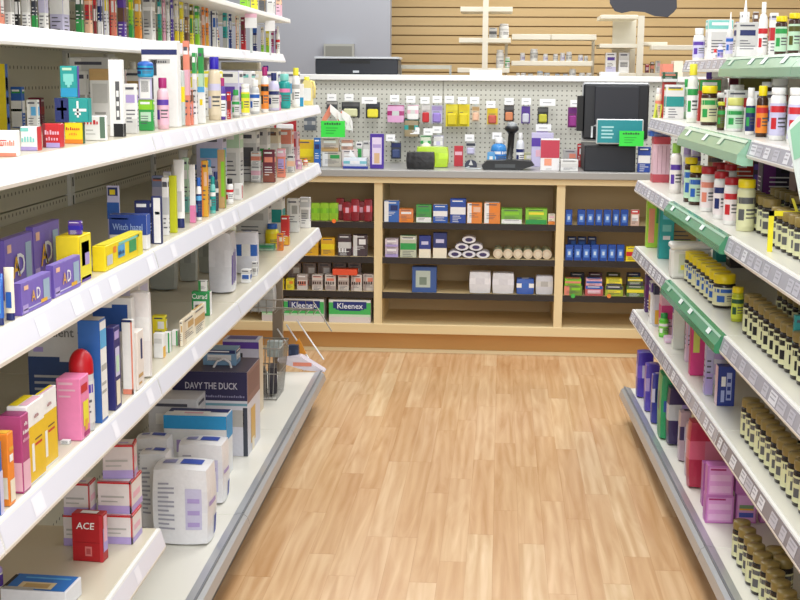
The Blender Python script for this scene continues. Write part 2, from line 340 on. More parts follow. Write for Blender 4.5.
def clamp(sf,foot,cc,z,h):
    c=getattr(sf,'ceil',None)
    if not c: return h
    ts=[sf.fr.st(cc+f)[1] for f in foot]; ss=[sf.fr.st(cc+f)[0] for f in foot]; zz=c[0]
    if sf is SF['K'] and max(ss)>2.74: zz=ZL['E'][0]-.034
    if min(ts)<c[1]+.024 and max(ts)>c[1]: zz-=.038
    if max(ts)>c[1] and z+h>zz: return max(zz-z-.001,.02)
    return h
def overlap(A,B):
    for P in (A,B):
        n=len(P)
        for i in range(n):
            e=P[(i+1)%n]-P[i]; ax=Vector((-e.y,e.x))
            if ax.length<1e-9: continue
            ax.normalize(); a=[p.dot(ax) for p in A]; b_=[p.dot(ax) for p in B]
            if max(a)<=min(b_)+.0004 or max(b_)<=min(a)+.0004: return False
    return True
CANDS=[]
for i in range(-24,61):
    for j in range(-16,17): CANDS.append((i*.005,j*.005))
CANDS.sort(key=lambda c:(abs(c[0])*(.6 if c[0]>0 else 1.0)+abs(c[1])*2.2))
C2=[(i*.03,j*.03) for i in range(-18,19) for j in range(-8,9)]
C2.sort(key=lambda c:abs(c[0])+abs(c[1])*1.5)
BAD=[]
def settle(sf,foot,z0,z1,c,name='',fixed=False):
    """foot: list of Vector2 offsets; slide along the view ray / sideways until nothing clips"""
    r=Vector((c.x,c.y)).normalized(); q=Vector((r.y,-r.x)); c2=Vector((c.x,c.y))
    if z1<sf.z+.001: z1=sf.z+.01
    near=[p for p in sf.pl if p[1]<z1-.0005 and p[2]>z0+.0005 and (p[3]-c2).length<.9]
    for dr,dq in CANDS+C2:
        cc=c2+r*dr+q*dq; F=[cc+f for f in foot]; ok=True
        if not fixed:
            for f in F:
                s,t=sf.fr.st(f)
                if t<sf.t0-1e-6 or t>sf.t1+1e-6 or s<sf.s0 or s>sf.s1: ok=False;break
            if not ok: continue
        for p in near:
            if overlap(F,p[0]): ok=False;break
        if ok: break
    else:
        BAD.append(name); dr=dq=0; cc=c2; F=[cc+f for f in foot]
    sf.pl.append((F,z0,z1,cc)); return cc,dr
def solve(sf,x0,x1,yb,yt,k,rot,t=None,zb=None,d=None):
    z=sf.z if zb is None else zb; sg=sf.side; th=math.radians(rot)
    if t is not None: P=sf.fr.hit_t(x1 if sg>=0 else x0,yb,t if sg==0 else sf.t0-.002+t)
    else: P=hit_z(x1 if sg>=0 else x0,yb,z)
    yn=P.y; yn=min(max(yn,.8),9.5); A=hit_y(x0,yb,yn); B=hit_y(x1,yb,yn); Sm=B.x-A.x
    xm=(A.x+B.x)/2; dx,dy=abs(xm),yn; tau=(-xm/yn)   # +y moves image towards VP
    W=lambda vx,vy: abs(vx+tau*vy)
    a=W(math.cos(th),math.sin(th)); b_=W(-math.sin(th),math.cos(th))
    if d is None: w_=Sm/(a+k*b_); d=k*w_
    else: w_=max(Sm-d*b_,.25*Sm)/a
    cs=[Vector((sx*w_/2*math.cos(th)-sy*d/2*math.sin(th),sx*w_/2*math.sin(th)+sy*d/2*math.cos(th))) for sx,sy in ((-1,-1),(1,-1),(1,1),(-1,1))]
    ymin=min(c.y for c in cs); cy=yn-ymin
    cx=A.x-min(c.x+tau*(c.y-ymin) for c in cs)
    H=hit_y((x0+x1)/2,yt,yn).z-(z if t is None or zb is not None else z)
    return Vector((cx,cy,z)),w_,d,max(H,.006),th,cs
ITEMS={}; LAB={}
def uniq(label): 
    if label in LAB: print('DUPLABEL',label)
    LAB[label]=1; return label
def words(n): return len(n.split())
def full(label,sf):
    return uniq(label if words(label)>12 else label+' '+sf.where if words(label)+words(sf.where)<=16 else label)
NAMES=dict(b='product_carton',c='product_bottle',w='product_jar',n='nozzle_bottle',t='squeeze_tube',p='soft_pack',j='jug')
def decal(b,face,u0,v0,u1,v1,m,w_,d,h,e=.0005):
    x,y=w_/2,d/2
    fr={'F':((-x,-y-e,0),(2*x,0,0),(0,0,h)),'R':((x+e,-y,0),(0,2*y,0),(0,0,h)),'L':((-x-e,y,0),(0,-2*y,0),(0,0,h)),'T':((-x,-y,h+e),(2*x,0,0),(0,2*y,0)),'K':((x,y+e,0),(-2*x,0,0),(0,0,h))}[face]
    o,U,V=map(Vector,fr); b.rect(o+U*u0+V*v0,U*(u1-u0),V*(v1-v0),m)
def dtext(b,face,s,u,v,hh,m,w_,d,h,mw=.9,slant=0):
    x,y=w_/2,d/2; e=.0018
    fr={'F':((-x,-y-e,0),(2*x,0,0),(0,0,h)),'R':((x+e,-y,0),(0,2*y,0),(0,0,h)),'L':((-x-e,y,0),(0,-2*y,0),(0,0,h)),'T':((-x,-y,h+e),(2*x,0,0),(0,2*y,0))}[face]
    o,U,V=map(Vector,fr); vv=V.normalized()+U.normalized()*slant
    if s.islower() or s.startswith('~'):   # print too blurred to read: word-shaped marks
        r=random.Random(len(s)*7+int(u*100)); n=max(3,len(s)-1); H=hh*V.length*.62; tw=min(mw*U.length,H*.75*n); un=U.normalized(); vn=V.normalized(); st=tw/n
        for i in range(n):
            hq=H*r.choice((.7,.7,1)); b.rect(o+U*u+V*v+un*(-tw/2+i*st)-vn*H*.4+vv*0,un*st*r.uniform(.45,.72),vv*hq,m)
        return
    b.text(s,o+U*u+V*v,U,vv,hh*V.length,m,mw*U.length)
def packmesh(w_,d,h,cols,seed,dec=(),txt=(),side='R',plain=False):
    r=random.Random(seed); cs=cols.split('/'); c1=cs[0]; c2=cs[1] if len(cs)>1 else c1; c3=cs[2] if len(cs)>2 else c2
    b=MB(); ch=min(.0012,w_*.05,h*.05); b.box((-w_/2,-d/2,0),(w_/2,d/2,h),mat(c1),ch)
    L=.2126*lin(c1)[0]+.7152*lin(c1)[1]+.0722*lin(c1)[2]
    ink=mat('f2f2f2' if L<.22 else '50505e')
    m2,m3_=mat(c2),mat(c3)
    if not plain:
        lay=r.randrange(4); cut=r.uniform(.62,.8)
        for f in ('F',side,'K'):
            if lay==0: decal(b,f,.02,cut,.98,.985,m2,w_,d,h); decal(b,f,.14,.3,.86,cut-.08,m3_,w_,d,h) if c3!=c1 else None
            elif lay==1: decal(b,f,.02,.02,.98,.3,m2,w_,d,h); decal(b,f,.15,.62,.85,.78,m3_,w_,d,h) if c3!=c1 else None
            elif lay==2: decal(b,f,.02,.36,.98,.66,m2,w_,d,h); decal(b,f,.1,.84,.9,.92,m3_,w_,d,h)
            else: decal(b,f,.02,.02,.3,.98,m2,w_,d,h); decal(b,f,.42,.55,.9,.8,m3_,w_,d,h)
            n=r.randrange(3,6); v=.48 if lay!=2 else .3
            for i in range(n):
                vv=v-i*.055*1.4
                if vv<.05: break
                decal(b,f,.16,vv-.022,r.uniform(.5,.88),vv,ink,w_,d,h,.0008)
            decal(b,f,.14,.855 if lay==0 else .885,.8,.93,mat('f4f4f4') if lay==0 and c2 not in('white','cream','lgrey') else ink,w_,d,h,.0009)
        decal(b,'T',.06,.1,.94,.9,m2 if r.random()<.4 else mat(c1),w_,d,h)
    for q in dec: decal(b,q[0],q[1],q[2],q[3],q[4],mat(q[5]),w_,d,h,q[6] if len(q)>6 else .0006)
    for q in txt: dtext(b,q[0],q[1],q[2],q[3],q[4],mat(q[5]),w_,d,h,q[6] if len(q)>6 else .85,q[7] if len(q)>7 else 0)
    return b
PROF={'c':(.82,.74,.25),'w':(.90,.97,.22),'s':(.74,.5,.26),'k':(.86,.9,.16),'p':(.6,.55,.22)}
def bottle_parts(kind,R,h,cols,seed,labv=None,seg=16):
    """returns body, cap, label builders"""
    r=random.Random(seed); cs=cols.split('/'); cb,cc=cs[0],cs[1] if len(cs)>1 else 'white'; cl=cs[2] if len(cs)>2 else 'white'; ca=cs[3] if len(cs)>3 else r.choice(('blue','red','green','navy','purple'))
    sh,cr,cf=PROF.get(kind,PROF['c']); hc=h*cf*.75
    if kind=='w': hc=min(h*.26,R*.9)
    hb=h-hc; s0=hb*sh; nr=R*cr*.86
    gl=.12 if cb in('dark','amber','black','brown','choc') else .28
    A=MB(); m=mat(cb,gl,kind='bottle')
    if kind=='n':
        A.lathe([(0,0),(R*.94,0),(R,.003),(R,h*.5),(R*.8,h*.58),(R*.5,h*.62)],m,seg)
        B=MB().lathe([(R*.52,h*.6),(R*.5,h*.66),(R*.2,h*.9),(R*.1,h),(0,h)],mat(cc,.35,kind='cap'),seg)
        z0,z1=h*.1,h*.46
    elif kind=='d':
        A.lathe([(0,0),(R*.94,0),(R,.004),(R,h*.72)],m,seg)
        B=MB().lathe([(R*1.01,h*.7),(R*1.01,h*.8)]+[(R*1.01*math.cos(a*PI/12),h*.8+h*.2*math.sin(a*PI/12)) for a in range(1,7)],mat(cc,.35,kind='cap'),seg)
        z0,z1=h*.1,h*.62
    else:
        A.lathe([(0,0),(R*.93,0),(R,R*.08),(R,s0)]+[(nr+(R-nr)*math.cos(a*PI/8),s0+(hb*.97-s0)*math.sin(a*PI/8)) for a in (1,2,3,4)]+[(nr,hb)],m,seg)
        q=R*cr
        B=MB().lathe([(q*.96,hb-.001),(q,hb+.001),(q,h-.0015),(q*.94,h),(0,h)],mat(cc,.35,kind='cap'),seg)
        for k in range(seg): pass
        z0,z1=s0*.12,s0*.93
    C=MB(); e=R+.0006
    C.lathe([(e,z0),(e,z1)],mat(cl,.5,kind='paper'),seg)
    e+=.0004; H=z1-z0
    for a0,a1,v0,v1,c in ((-2.9,-.2,.72,.92,ca),(-2.6,-1.9,.2,.55,ca),(-1.7,-.4,.5,.56,'dgrey'),(-1.7,-.6,.38,.43,'dgrey'),(-1.7,-.5,.26,.3,'dgrey')):
        C.lathe([(e,z0+H*v0),(e,z0+H*v1)],mat(c,.5,kind='paper'),6,a0=a0,a1=a1)
    return A,B,C
def rotate_foot(R):
    R*=1.05; return [Vector((R*math.cos(a*PI/4+PI/8),R*math.sin(a*PI/4+PI/8)))*.999 for a in range(8)]
def put(sfn,kind,x0,x1,yb,yt,cols,label,cat=None,k=.75,rot=0,t=None,on=None,d=None,name=None,dec=(),txt=(),plain=False,group=None,H=None,fixed=False,up=None,seg=16,sq=.8):
    sf=SF[sfn]; zb=None
    if on is not None:
        b_=ITEMS[on]; zb=b_[1]
    if up is not None: zb=sf.z+up
    if kind in 'cwsnkdp' and kind!='q' or kind=='t': pass
    rnd=kind in('c','w','s','n','k','d')
    if rnd: k=1.0
    c,w_,dd,h,th,cs=solve(sf,x0,x1,yb,yt,k if not rnd else 1.0,0 if rnd else rot,t,zb,d)
    if H: h=H
    if rnd:
        R=(w_)/2*(1.0/.93 if abs(c.x)>.3 else 1.05); foot=rotate_foot(R)
    else: foot=cs
    z=c.z
    if on is not None:
        sup=ITEMS[on][2]; fx=sum((p.x for p in sup))/len(sup); fy=sum((p.y for p in sup))/len(sup); sc=Vector((fx,fy)); dv=Vector((c.x,c.y))-sc
        mx=ITEMS[on][3]*.3
        if dv.length>mx: dv=dv.normalized()*mx
        c=Vector((sc.x+dv.x,sc.y+dv.y,z))
    cc,dr=settle(sf,foot,z,z+h,c,label,fixed=fixed or on is not None)
    h2=clamp(sf,foot,cc,z,h)
    if h2<h-.03: print('CLAMP',label,round(h,3),round(h2,3))
    h=h2; F_=sf.pl[-1]; sf.pl[-1]=(F_[0],F_[1],z+h,F_[3])
    sc=(c.y+dr)/c.y if on is None else 1
    label_=full(label,sf) if not group else label
    z+=.0005; loc=(cc.x,cc.y,z); F=[cc+f for f in foot]
    ITEMS[label]=(loc,z+h+.0004,F,min(w_,dd) if not rnd else R)
    seed=hash_(label)
    side='R' if sf.side>=0 else 'L'
    nm=name
    if kind=='b':
        b=packmesh(w_,dd,h,cols,seed,dec,txt,side,plain); o=b.build(nm or 'product_carton',None,loc,th); tag(o,label_,cat or 'box',group); return o
    if kind=='p':
        o=softmesh(w_,dd,h,cols,seed,dec,txt,side).build(nm or 'soft_pack',None,loc,th); tag(o,label_,cat or 'pack',group); return o
    if kind=='t':
        root=empty(nm or 'squeeze_tube',loc,th,label=label_,cat=cat or 'tube',group=group)
        cs_=cols.split('/'); R=min(w_,dd)/2; hc=h*.14; b=MB(); n=14; vs=[];fs=[]
        for q,(f,zz) in enumerate(((1,hc),(1,hc+(h-hc)*.35),(.75,hc+(h-hc)*.7),(.1,h))):
            for a in range(n): 
                an=2*PI*a/n; wd=w_/2*(1 if q<3 else 1.08); vs.append((wd*math.cos(an),max(R*f,.0015)*math.sin(an),zz))
        for q in range(3):
            for a in range(n): fs.append((q*n+a,q*n+(a+1)%n,(q+1)*n+(a+1)%n,(q+1)*n+a))
        fs.append(tuple(range(3*n,4*n))); b.add(vs,fs,mat(cs_[0],.3,kind='tube'),True)
        m2=mat(cs_[2] if len(cs_)>2 else 'blue')
        b.build('body',root)
        b=MB(); b.rect((-w_*.3,-R*1.0-.0008,hc+h*.1),(w_*.6,0,0),(0,R*.1,h*.3),m2); b.build('printed_panel',root)
        b=MB(); b.lathe([(0,0),(w_*.44,0),(w_*.46,.001),(w_*.42,hc)],mat(cs_[1] if len(cs_)>1 else 'white',.35,kind='cap'),14,sy=min(1,R/(w_/2)*.95)); b.build('cap',root); return root
    root=empty(nm or NAMES.get(kind,'product_bottle'),loc,0,label=label_,cat=cat or ('jar' if kind=='w' else 'bottle'),group=group)
    A,B,C=bottle_parts(kind,R,h,cols,seed,seg=seg)
    A.build('body',root); B.build('cap',root); C.build('paper_label',root); return root
def hash_(s):
    v=7
    for ch in s: v=(v*131+ord(ch))%1000003
    return v
def softmesh(w_,d,h,cols,seed,dec=(),txt=(),side='R',seal=True):
    r=random.Random(seed); cs=cols.split('/'); n=7; b=MB()
    m=[mat(c,.28,kind='film') for c in cs]; m+=[m[-1]]*(3-len(m))
    def pt(u,v,w):
        # u,v,w in -1..1 cube surface -> pillow
        ex=.1
        X=u*(1-ex*(v*v*.5+w*w*.55)); Y=v*(1-ex*(u*u*.5+w*w*.55)); Z=w*(1-ex*.35*(u*u+v*v))
        return (X*w_/2*1.02,Y*d/2*1.02,(Z+1)/2*h*1.0)
    rng=[-1+2*i/n for i in range(n+1)]
    def face(fn,f):
        vs=[];fs=[];k=n+1
        for a in rng:
            for c in rng: 
                p=fn(a,c); j=.006*min(w_,h)*1.2; vs.append(pt(*p))
        mats={0:[],1:[],2:[]}
        for i in range(n):
            for j in range(n):
                q=(i*k+j,(i+1)*k+j,(i+1)*k+j+1,i*k+j+1); a=rng[i]+1/n; c=rng[j]+1/n
                mi=0
                if f!='T':
                    if abs(c-.15)<.34: mi=1
                    if abs(c-.15)<.34 and abs(a)<.3: mi=2
                else: mi=1 if abs(a)<.35 and abs(c)<.3 else 0
                mats[mi].append(q)
        for mi in mats:
            if mats[mi]:
                b.add(vs,mats[mi],m[mi],True)
    face(lambda a,c:(a,-1,c),'F'); face(lambda a,c:(1,a,c),'R'); face(lambda a,c:(-a,1,c),'K'); face(lambda a,c:(-1,-a,c),'L'); face(lambda a,c:(a,c,1),'T'); face(lambda a,c:(a,-c,-1),'B')
    for q in dec:
        K=5; e=(q[6] if len(q)>6 else .001); e=min(e,.0016); vs=[];fs=[]
        for i in range(K+1):
            for j in range(K+1):
                a=2*(q[1]+(q[3]-q[1])*i/K)-1; c=2*(q[2]+(q[4]-q[2])*j/K)-1
                p=pt(*{'F':(a,-1,c),'R':(1,a,c),'L':(-1,-a,c),'T':(a,c,1)}[q[0]]); n_={'F':(0,-1,0),'R':(1,0,0),'L':(-1,0,0),'T':(0,0,1)}[q[0]]
                vs.append((p[0]+n_[0]*e,p[1]+n_[1]*e,p[2]+n_[2]*e))
        fs=[(i*(K+1)+j,(i+1)*(K+1)+j,(i+1)*(K+1)+j+1,i*(K+1)+j+1) for i in range(K) for j in range(K)]
        b.add(vs,fs,mat(q[5]),True)
    return b
ORD='first second third fourth fifth sixth seventh eighth ninth tenth eleventh twelfth thirteenth fourteenth fifteenth sixteenth seventeenth eighteenth nineteenth twentieth'.split()
def bottle_row(sfn,n,x,y,step,R,h,cols,labelfmt,kind='w',t_off=0,name='supplement_bottle',group=None,dirn=1,tilt=0,jit=.0,seed=3,cap2=None,start=0):
    """a straight file of identical bottles running towards the camera, copied from the first"""
    sf=SF[sfn]; p=hit_z(x,y,sf.z); s,t=sf.fr.st(p); t=max(t,sf.t0+R+.001)+t_off; r=random.Random(seed)
    A,B,C=bottle_parts(kind,R,h,cols,seed); ms=(('body',A.mesh('body')),('cap',B.mesh('cap')),('paper_label',C.mesh('paper_label')))
    made=0
    for i in range(n):
        ss=s+i*step*dirn; P=sf.fr.P(ss,t+tilt*i+r.uniform(-jit,jit),sf.z)
        px=proj(P+Vector((0,0,h*.5)))
        if px[0]>830 or px[1]>640: break
        foot=rotate_foot(R); cc,dr=settle(sf,foot,sf.z,sf.z+h,P,labelfmt)
        root=empty(name,(cc.x,cc.y,sf.z+.0005),r.uniform(-.3,.3),label=uniq(labelfmt%ORD[made+start]),cat='bottle',group=group)
        for nm,me in ms: link(nm,me,root)
        made+=1
P=put
# ================================================================== LEFT TOP SHELVES
for x0,x1,yt,c,l in ((240,250,-30,'parch/lime/white','pale green edged booklet box above the peach one'),(251,258,-32,'lemon/white/grey','slim lemon-edged box'),(259,266,-30,'tan/dgrey/dark','slim tan and charcoal box'),
   (267,275,-28,'white/lgrey/white','plain white slim box near the shelf end'),(276,282,-26,'peach/rose/white','slim peach box at the very end')):
    P('Z','b',x0,x1,10,yt,c,l,k=1.3,t=.01)
for x0,x1,yt,c,l,t in (
 (-8,5,-14,'salmon/orange/white','salmon pink box at the near end',.03),(5,15,-14,'white/grey/lgrey','white box with grey print beside the salmon one',.03),
 (15,21,-16,'black/dgrey/white','slim black box left of a white pair',.03),(22,31,-16,'white/lgrey/lav','white box between two slim dark ones',.03),(32,38,-16,'slate/green/white','slim charcoal box with green print',.03),(39,49,-18,'white/lav/lgrey','white box left of the wide lavender one',.03),
 (50,70,-18,'lav/white/white','wide pale lavender box with rows of fine text',.03),(76,84,-14,'dgreen/green/white','dark green booklet style box',.03),(85,93,-14,'peach/orange/red','peach and orange slim box',.03),
 (94,97,-12,'dred/red/white','very slim dark red box',.03),(98,103,-12,'navy/white/lav','slim navy and white box',.03),(104,109,-10,'white/lav/yellow','white slim box left of the salmon red one',.03),(110,117,-8,'salmon/red/white','slim box with salmon red foot',.03),
 (118,127,-8,'purple/brown/white','purple and brown mottled box',.03),(129,134,-8,'lime/green/yellow','narrow bright lime green box',.03),(135,142,-6,'gold/orange/white','gold and orange box beside the lime one',.03),(143,156,-8,'white/lgrey/grey','plain white wider box in the middle of the row',.03),
 (158,162,-5,'teal/green/white','narrow teal box',.03),(163,166,-5,'rose/pink/white','narrow rose pink box',.03),(167,170,-4,'white/lgrey/white','narrow white box right of the rose one',.03),(171,174,-4,'purple/indigo/white','narrow purple box',.03),
 (175,179,-4,'cream/yellow/white','narrow cream box',.03),(180,184,-4,'yellow/lemon/white','narrow yellow box',.03),(185,189,-3,'brown/grey/tan','narrow grey-brown box',.03),(190,194,-3,'lemon/olive/green','narrow lemon and olive box',.03),(195,200,-2,'lime/green/mint','mint to lime green upright box',.03),
 (202,205,0,'orange/salmon/white','first of two narrow orange boxes',.03),(206,209,0,'orange/gold/white','second narrow orange box',.03),
 (211,218,2,'white/navy/blue','white box with navy and blue blocks',.03),(223,228,6,'teal/grey/lgrey','narrow teal-grey box',.03),(229,232,8,'navy/blue/white','very narrow navy box',.03),(236,239,6,'cream/orange/white','narrow cream box near the end',.03),
 (241,246,10,'maroon/red/brown','narrow box with dark red foot',.03),(253,257,24,'navy/blue/lgrey','small navy box below a price card',.03),(261,264,27,'cream/lime/white','small cream box',.03),(266,270,28,'lemon/lime/cream','small lemon box beside the mauve pair',.03),(271,274,30,'magenta/mauve/white','small magenta box',.03),(275,277,30,'mauve/lilac/white','small mauve box',.03)):
    P('A','b',x0,x1,(24+.1*x0),yt,c,l,k=1.4,t=t)
P('A','c',212,220,46,30,'salmon/orange/cream','small salmon bottle below the blue and white box',t=.075)
for x0,x1,c,l in ((279,283,'white/white/lgrey','slender white bottle at the shelf end'),):
    P('A','s',x0-3,x1-3,55,27,c,l,t=.012)
P('A','s',277,281,55,36,'white/dgrey/white','white and grey bottle standing last but one on the row',t=.02)
def talker(x0,x1,y0,y1,c1,c2,label,sf='A',t=-.004):
    S_=SF[sf]; p=S_.fr.hit_t((x0+x1)/2,y1,S_.t0-.03+t) ; w_=(x1-x0)*p.y/FPX; h=(y1-y0)*p.y/FPX
    z0=p.z; b=MB().box((-w_/2,-.0005,0),(w_/2,.0005,h),mat(c1,.5,kind='paper')); b.rect((-w_/2,-.0008,h*.72),(w_,0,0),(0,0,h*.28),mat(c2,.5,kind='paper'))
    b.box((-w_*.1,.0006,min(0,S_.z-z0)-.012),(w_*.1,.0016,h*.5),mat('clear',.2,kind='plastic')); tag(b.build('price_card',None,(p.x,p.y,z0)),uniq(label),'price card')
talker(245,257,14,28,'white','rose','white price card with pink header clipped to the second highest left shelf')
talker(265,275,21,31,'white','white','plain white price card clipped near the end of the second highest left shelf')
# cream jug with a handle
def jug(sfn,x0,x1,yb,yt,col,cap,label,t,capr=.4,lab=None):
    sf=SF[sfn]; c,w_,dd,h,th,cs=solve(sf,x0,x1,yb,yt,.7,0,t); cc,_=settle(sf,cs,sf.z,sf.z+h,c,label)
    root=empty('handled_jug',(cc.x,cc.y,sf.z+.001),0,label=uniq(label),cat='jug'); m=mat(col,.3,kind='bottle')
    b=MB(); x=w_/2; y=dd/2
    b.prism([(-x,.0),(x*.62,0),(x*.62,h*.7),(x*.3,h*.88),(-x*.6,h*.88),(-x,h*.7)],-y,y,m); b.build('body',root)
    MB().tube([(x*.5,0,h*.22),(x*.9,0,h*.25),(x*.95,0,h*.6),(x*.75,0,h*.82),(x*.3,0,h*.84)],w_*.09,m,8).build('handle',root)
    MB().lathe([(w_*.2,h*.87),(w_*.2,h),(0,h)],mat(cap,.4,kind='cap'),14,c=(-x*.3,0,0)).build('cap',root)
    b=MB(); b.rect((-x*.9,-y-.0008,h*.15),(x*1.35,0,0),(0,0,h*.45),mat(lab or 'white')); b.build('paper_label',root); return root
jug('B',303,317,105,77,'ead98c','lemon','cream yellow jug with looped handle at the far end of the eye-level left shelf',.01)
# ================================================================== SHELF B
P('B','b',-6,10,131,64,'yellow/lemon/yellow','tall bright yellow box at the near end',plain=True,k=.5,dec=(('R',0,0,1,1,'blue'),('R',.1,.1,.9,.2,'yellow'),('R',.1,.4,.9,.5,'yellow'),('R',.1,.6,.9,.8,'white')))
P('B','b',12,26,128,87,'blue/white/green','blue and white box with a green stripe beside the tall yellow box',dec=(('F',.02,.02,.98,.62,'white'),('F',.02,.4,.98,.46,'green')))
P('B','b',29,45,124,98,'maroon/red/rose','maroon fruit-print box standing behind the red box',txt=(('F','~cherry',.5,.75,.2,'white'),),cat='box')
P('B','b',-2,21,157,131,'white/white/white','white box with red script at the front left corner',k=.6,plain=True,dec=(('F',0,0,1,.14,'salmon'),('F',.08,.4,.3,.46,'red'),('F',.08,.6,.5,.64,'red')),txt=(('F','~viactiss',.55,.5,.34,'salmon'),))
P('B','b',21,42,151,127,'white/mint/white','white box with mint lettering and violet base stripe',plain=True,dec=(('F',0,0,.98,.16,'lilac'),('F',.02,.8,.5,.95,'aqua'),('R',0,0,1,1,'red')),txt=(('F','~clear',.5,.45,.36,'aqua'),))
P('B','b',43,65,148,124,'red/red/dred','glossy red box with silver lettering in the front row',plain=True,dec=(('F',.2,0,.98,.2,'lilac'),('F',.0,0,.18,1,'dred')),txt=(('F','~active',.58,.62,.3,'rose'),('F','~heart',.58,.36,.24,'rose')))
P('B','b',65,85,144,123,'yellow/orange/yellow','small yellow box with orange foot and red script',k=.35,plain=True,dec=(('F',0,0,1,.2,'orange'),('R',0,0,1,1,'dgreen')),txt=(('F','~sinutab',.5,.7,.22,'red'),('F','~sinus',.5,.45,.18,'orange')))
P('B','b',49,85,122,98,'teal/navy/teal','navy and teal twin box with white cross and arrow shapes',k=.3,on='small yellow box with orange foot and red script',plain=True,
  dec=(('F',0,0,.42,1,'navy'),('F',.19,.12,.26,.9,'white'),('F',.06,.48,.36,.6,'white'),('F',.55,.45,.95,.56,'white'),('F',.66,.2,.72,.88,'white'),('F',.6,.3,.78,.4,'white'),('R',0,0,1,1,'teal')),fixed=True)
P('B','b',47,66,98,66,'teal/cyan/white','tall teal carton with a pale downward arrow',on='navy and teal twin box with white cross and arrow shapes',k=.3,plain=True,
  dec=(('F',.02,.02,.98,.3,'cyan'),('F',.2,.5,.8,.75,'aqua'),('F',.3,.4,.7,.5,'aqua'),('F',.42,.32,.58,.4,'aqua'),('F',.15,.86,.7,.94,'mint'),('R',0,0,1,1,'purple')))
P('B','b',75,90,125,71,'white/white/grey','tall slim white carton left of the tan-topped one',k=.5)
P('B','b',91,116,126,69,'white/tan/white','tall white carton with a tan band across its top',k=.45,plain=True,dec=(('F',0,.8,1,1,'tan'),('R',0,.8,1,1,'tan'),('F',.12,.4,.8,.74,'lgrey'),('F',.2,.2,.7,.24,'grey'),('T',0,0,1,1,'tan')))
P('B','b',85,108,141,116,'white/white/green','white box with red script and a green end panel',k=.25,plain=True,dec=(('F',.72,.1,.96,.96,'5f7a68'),('F',.06,.4,.4,.44,'grey'),('F',.06,.25,.5,.28,'grey')),txt=(('F','~bella',.35,.72,.28,'red'),))
P('B','b',110,126,137,60,'white/white/black','tall narrow white carton with black base and black upright lettering',k=.6,plain=True,dec=(('F',.3,0,1,.17,'black'),('R',0,0,1,.17,'black'),('F',.5,.22,.8,.72,'dgrey'),('F',.56,.26,.74,.34,'white',.0009),('F',.56,.4,.74,.46,'white',.0009),('F',.56,.52,.74,.6,'white',.0009)))
P('B','b',125,139,134,84,'white/lgrey/lilac','white carton with lilac foot beside the black-based one',k=.4)
P('B','b',121,128,118,70,'white/red/lgrey','slim white carton with a red top behind the black-based one',k=.8,t=.2)
P('B','b',139,155,131,100,'green/lime/mint','green carton with a mint panel below a barcode box',k=.4)
P('B','b',139,154,100,78,'lav/white/white','white box showing a black barcode',k=.4,on='green carton with a mint panel below a barcode box',plain=True,
  dec=[('F',.12,.06,.86,.94,'white')]+[('F',.22+.055*i,.34,.245+.055*i,.84,'dgrey',.0009) for i in range(10)]+[('R',0,0,1,1,'slate')])
P('B','d',137,157,78,60,'cyan/blue/cyan','bright blue tapered tub on top of the barcode box',on='white box showing a black barcode')
P('B','c',157,170,127,78,'ecc0cc/magenta/rose/purple','pink bottle with a maroon cap',t=.016)
P('B','c',160,173,118,64,'brown/white/cream','brown bottle with a tall white cap behind the pink one',t=.18)
P('B','p',173,186,123,70,'clear/yellow/lemon','clear pouch with a yellow label',k=.5,t=.016)
P('B','b',143,182,118,41,'white/white/white','big white carton with a navy stripe near its top',k=.4,t=.015,plain=True,dec=(('F',0,.84,1,.9,'navy'),('F',.25,.6,.42,.78,'slate'),('F',.2,.74,.8,.79,'grey')),txt=(('F','~sackets',.5,.76,.06,'dgrey'),))
P('B','b',187,194,122,90,'salmon/brown/rose','small brown and salmon box',k=.8,t=.016)
P('B','b',184,191,116,41,'salmon/rose/white','tall slim salmon pink carton',k=.9,t=.016)
P('B','b',193,198,120,52,'white/green/lgrey','tall slim white carton with green text',k=1,t=.012)
P('B','b',199,205,118,48,'green/mint/green','tall slim green carton',k=1,t=.02)
P('B','b',198,206,119,87,'white/sky/yellow','white box with blue top and yellow dot',k=.6,t=.012,plain=True,dec=(('F',0,.85,1,1,'sky'),('F',.3,.5,.7,.66,'yellow')))
P('B','c',208,222,118,57,'beige/indigo/beige/lav','beige bottle with indigo collar and white top',t=.02)
P('B','c',219,226,113,78,'purple/magenta/white/purple','small white and purple bottle with magenta cap',t=.012)
P('B','b',227,231,114,92,'red/dred/red','narrow red box beside the purple bottle',k=1,t=.016)
P('B','c',232,240,112,90,'grey/green/lgrey/green','squat grey jar with green pattern',t=.012)
P('B','w',241,250,109,84,'white/white/lemon/lime','white jar with a lime label',t=.012)
P('B','b',223,260,98,70,'white/lgrey/white','wide white carton at the back',k=.3,t=.24)
P('B','b',224,263,70,57,'cream/cream/white','flat cream carton lying on the wide white carton',k=.5,on='wide white carton at the back',plain=True)
P('B','c',250,260,110,80,'silver/white/white/blue','silvery white bottle right of the lime jar',t=.012)
P('B','c',261,269,109,67,'white/magenta/orange/black','white bottle with magenta cap and orange label',t=.012)
P('B','s',268,280,107,73,'lav/navy/lgrey/navy','pale bottle with a navy cap',t=.012)
P('B','c',278,291,105,74,'teal/aqua/teal/pink','bright teal bottle with aqua cap',t=.016)
P('B','b',274,281,106,95,'pink/hot/white','small pink box in front of the teal bottle',k=1,t=.015)
P('B','c',292,300,105,68,'white/lemon/white/grey','tall white bottle with a pale yellow cap',t=.012)
P('B','b',297,304,104,84,'white/cyan/blue','white box with blue foot in front of the cream jug',k=.5,t=.015,plain=True,dec=(('F',0,0,1,.4,'cyan'),))
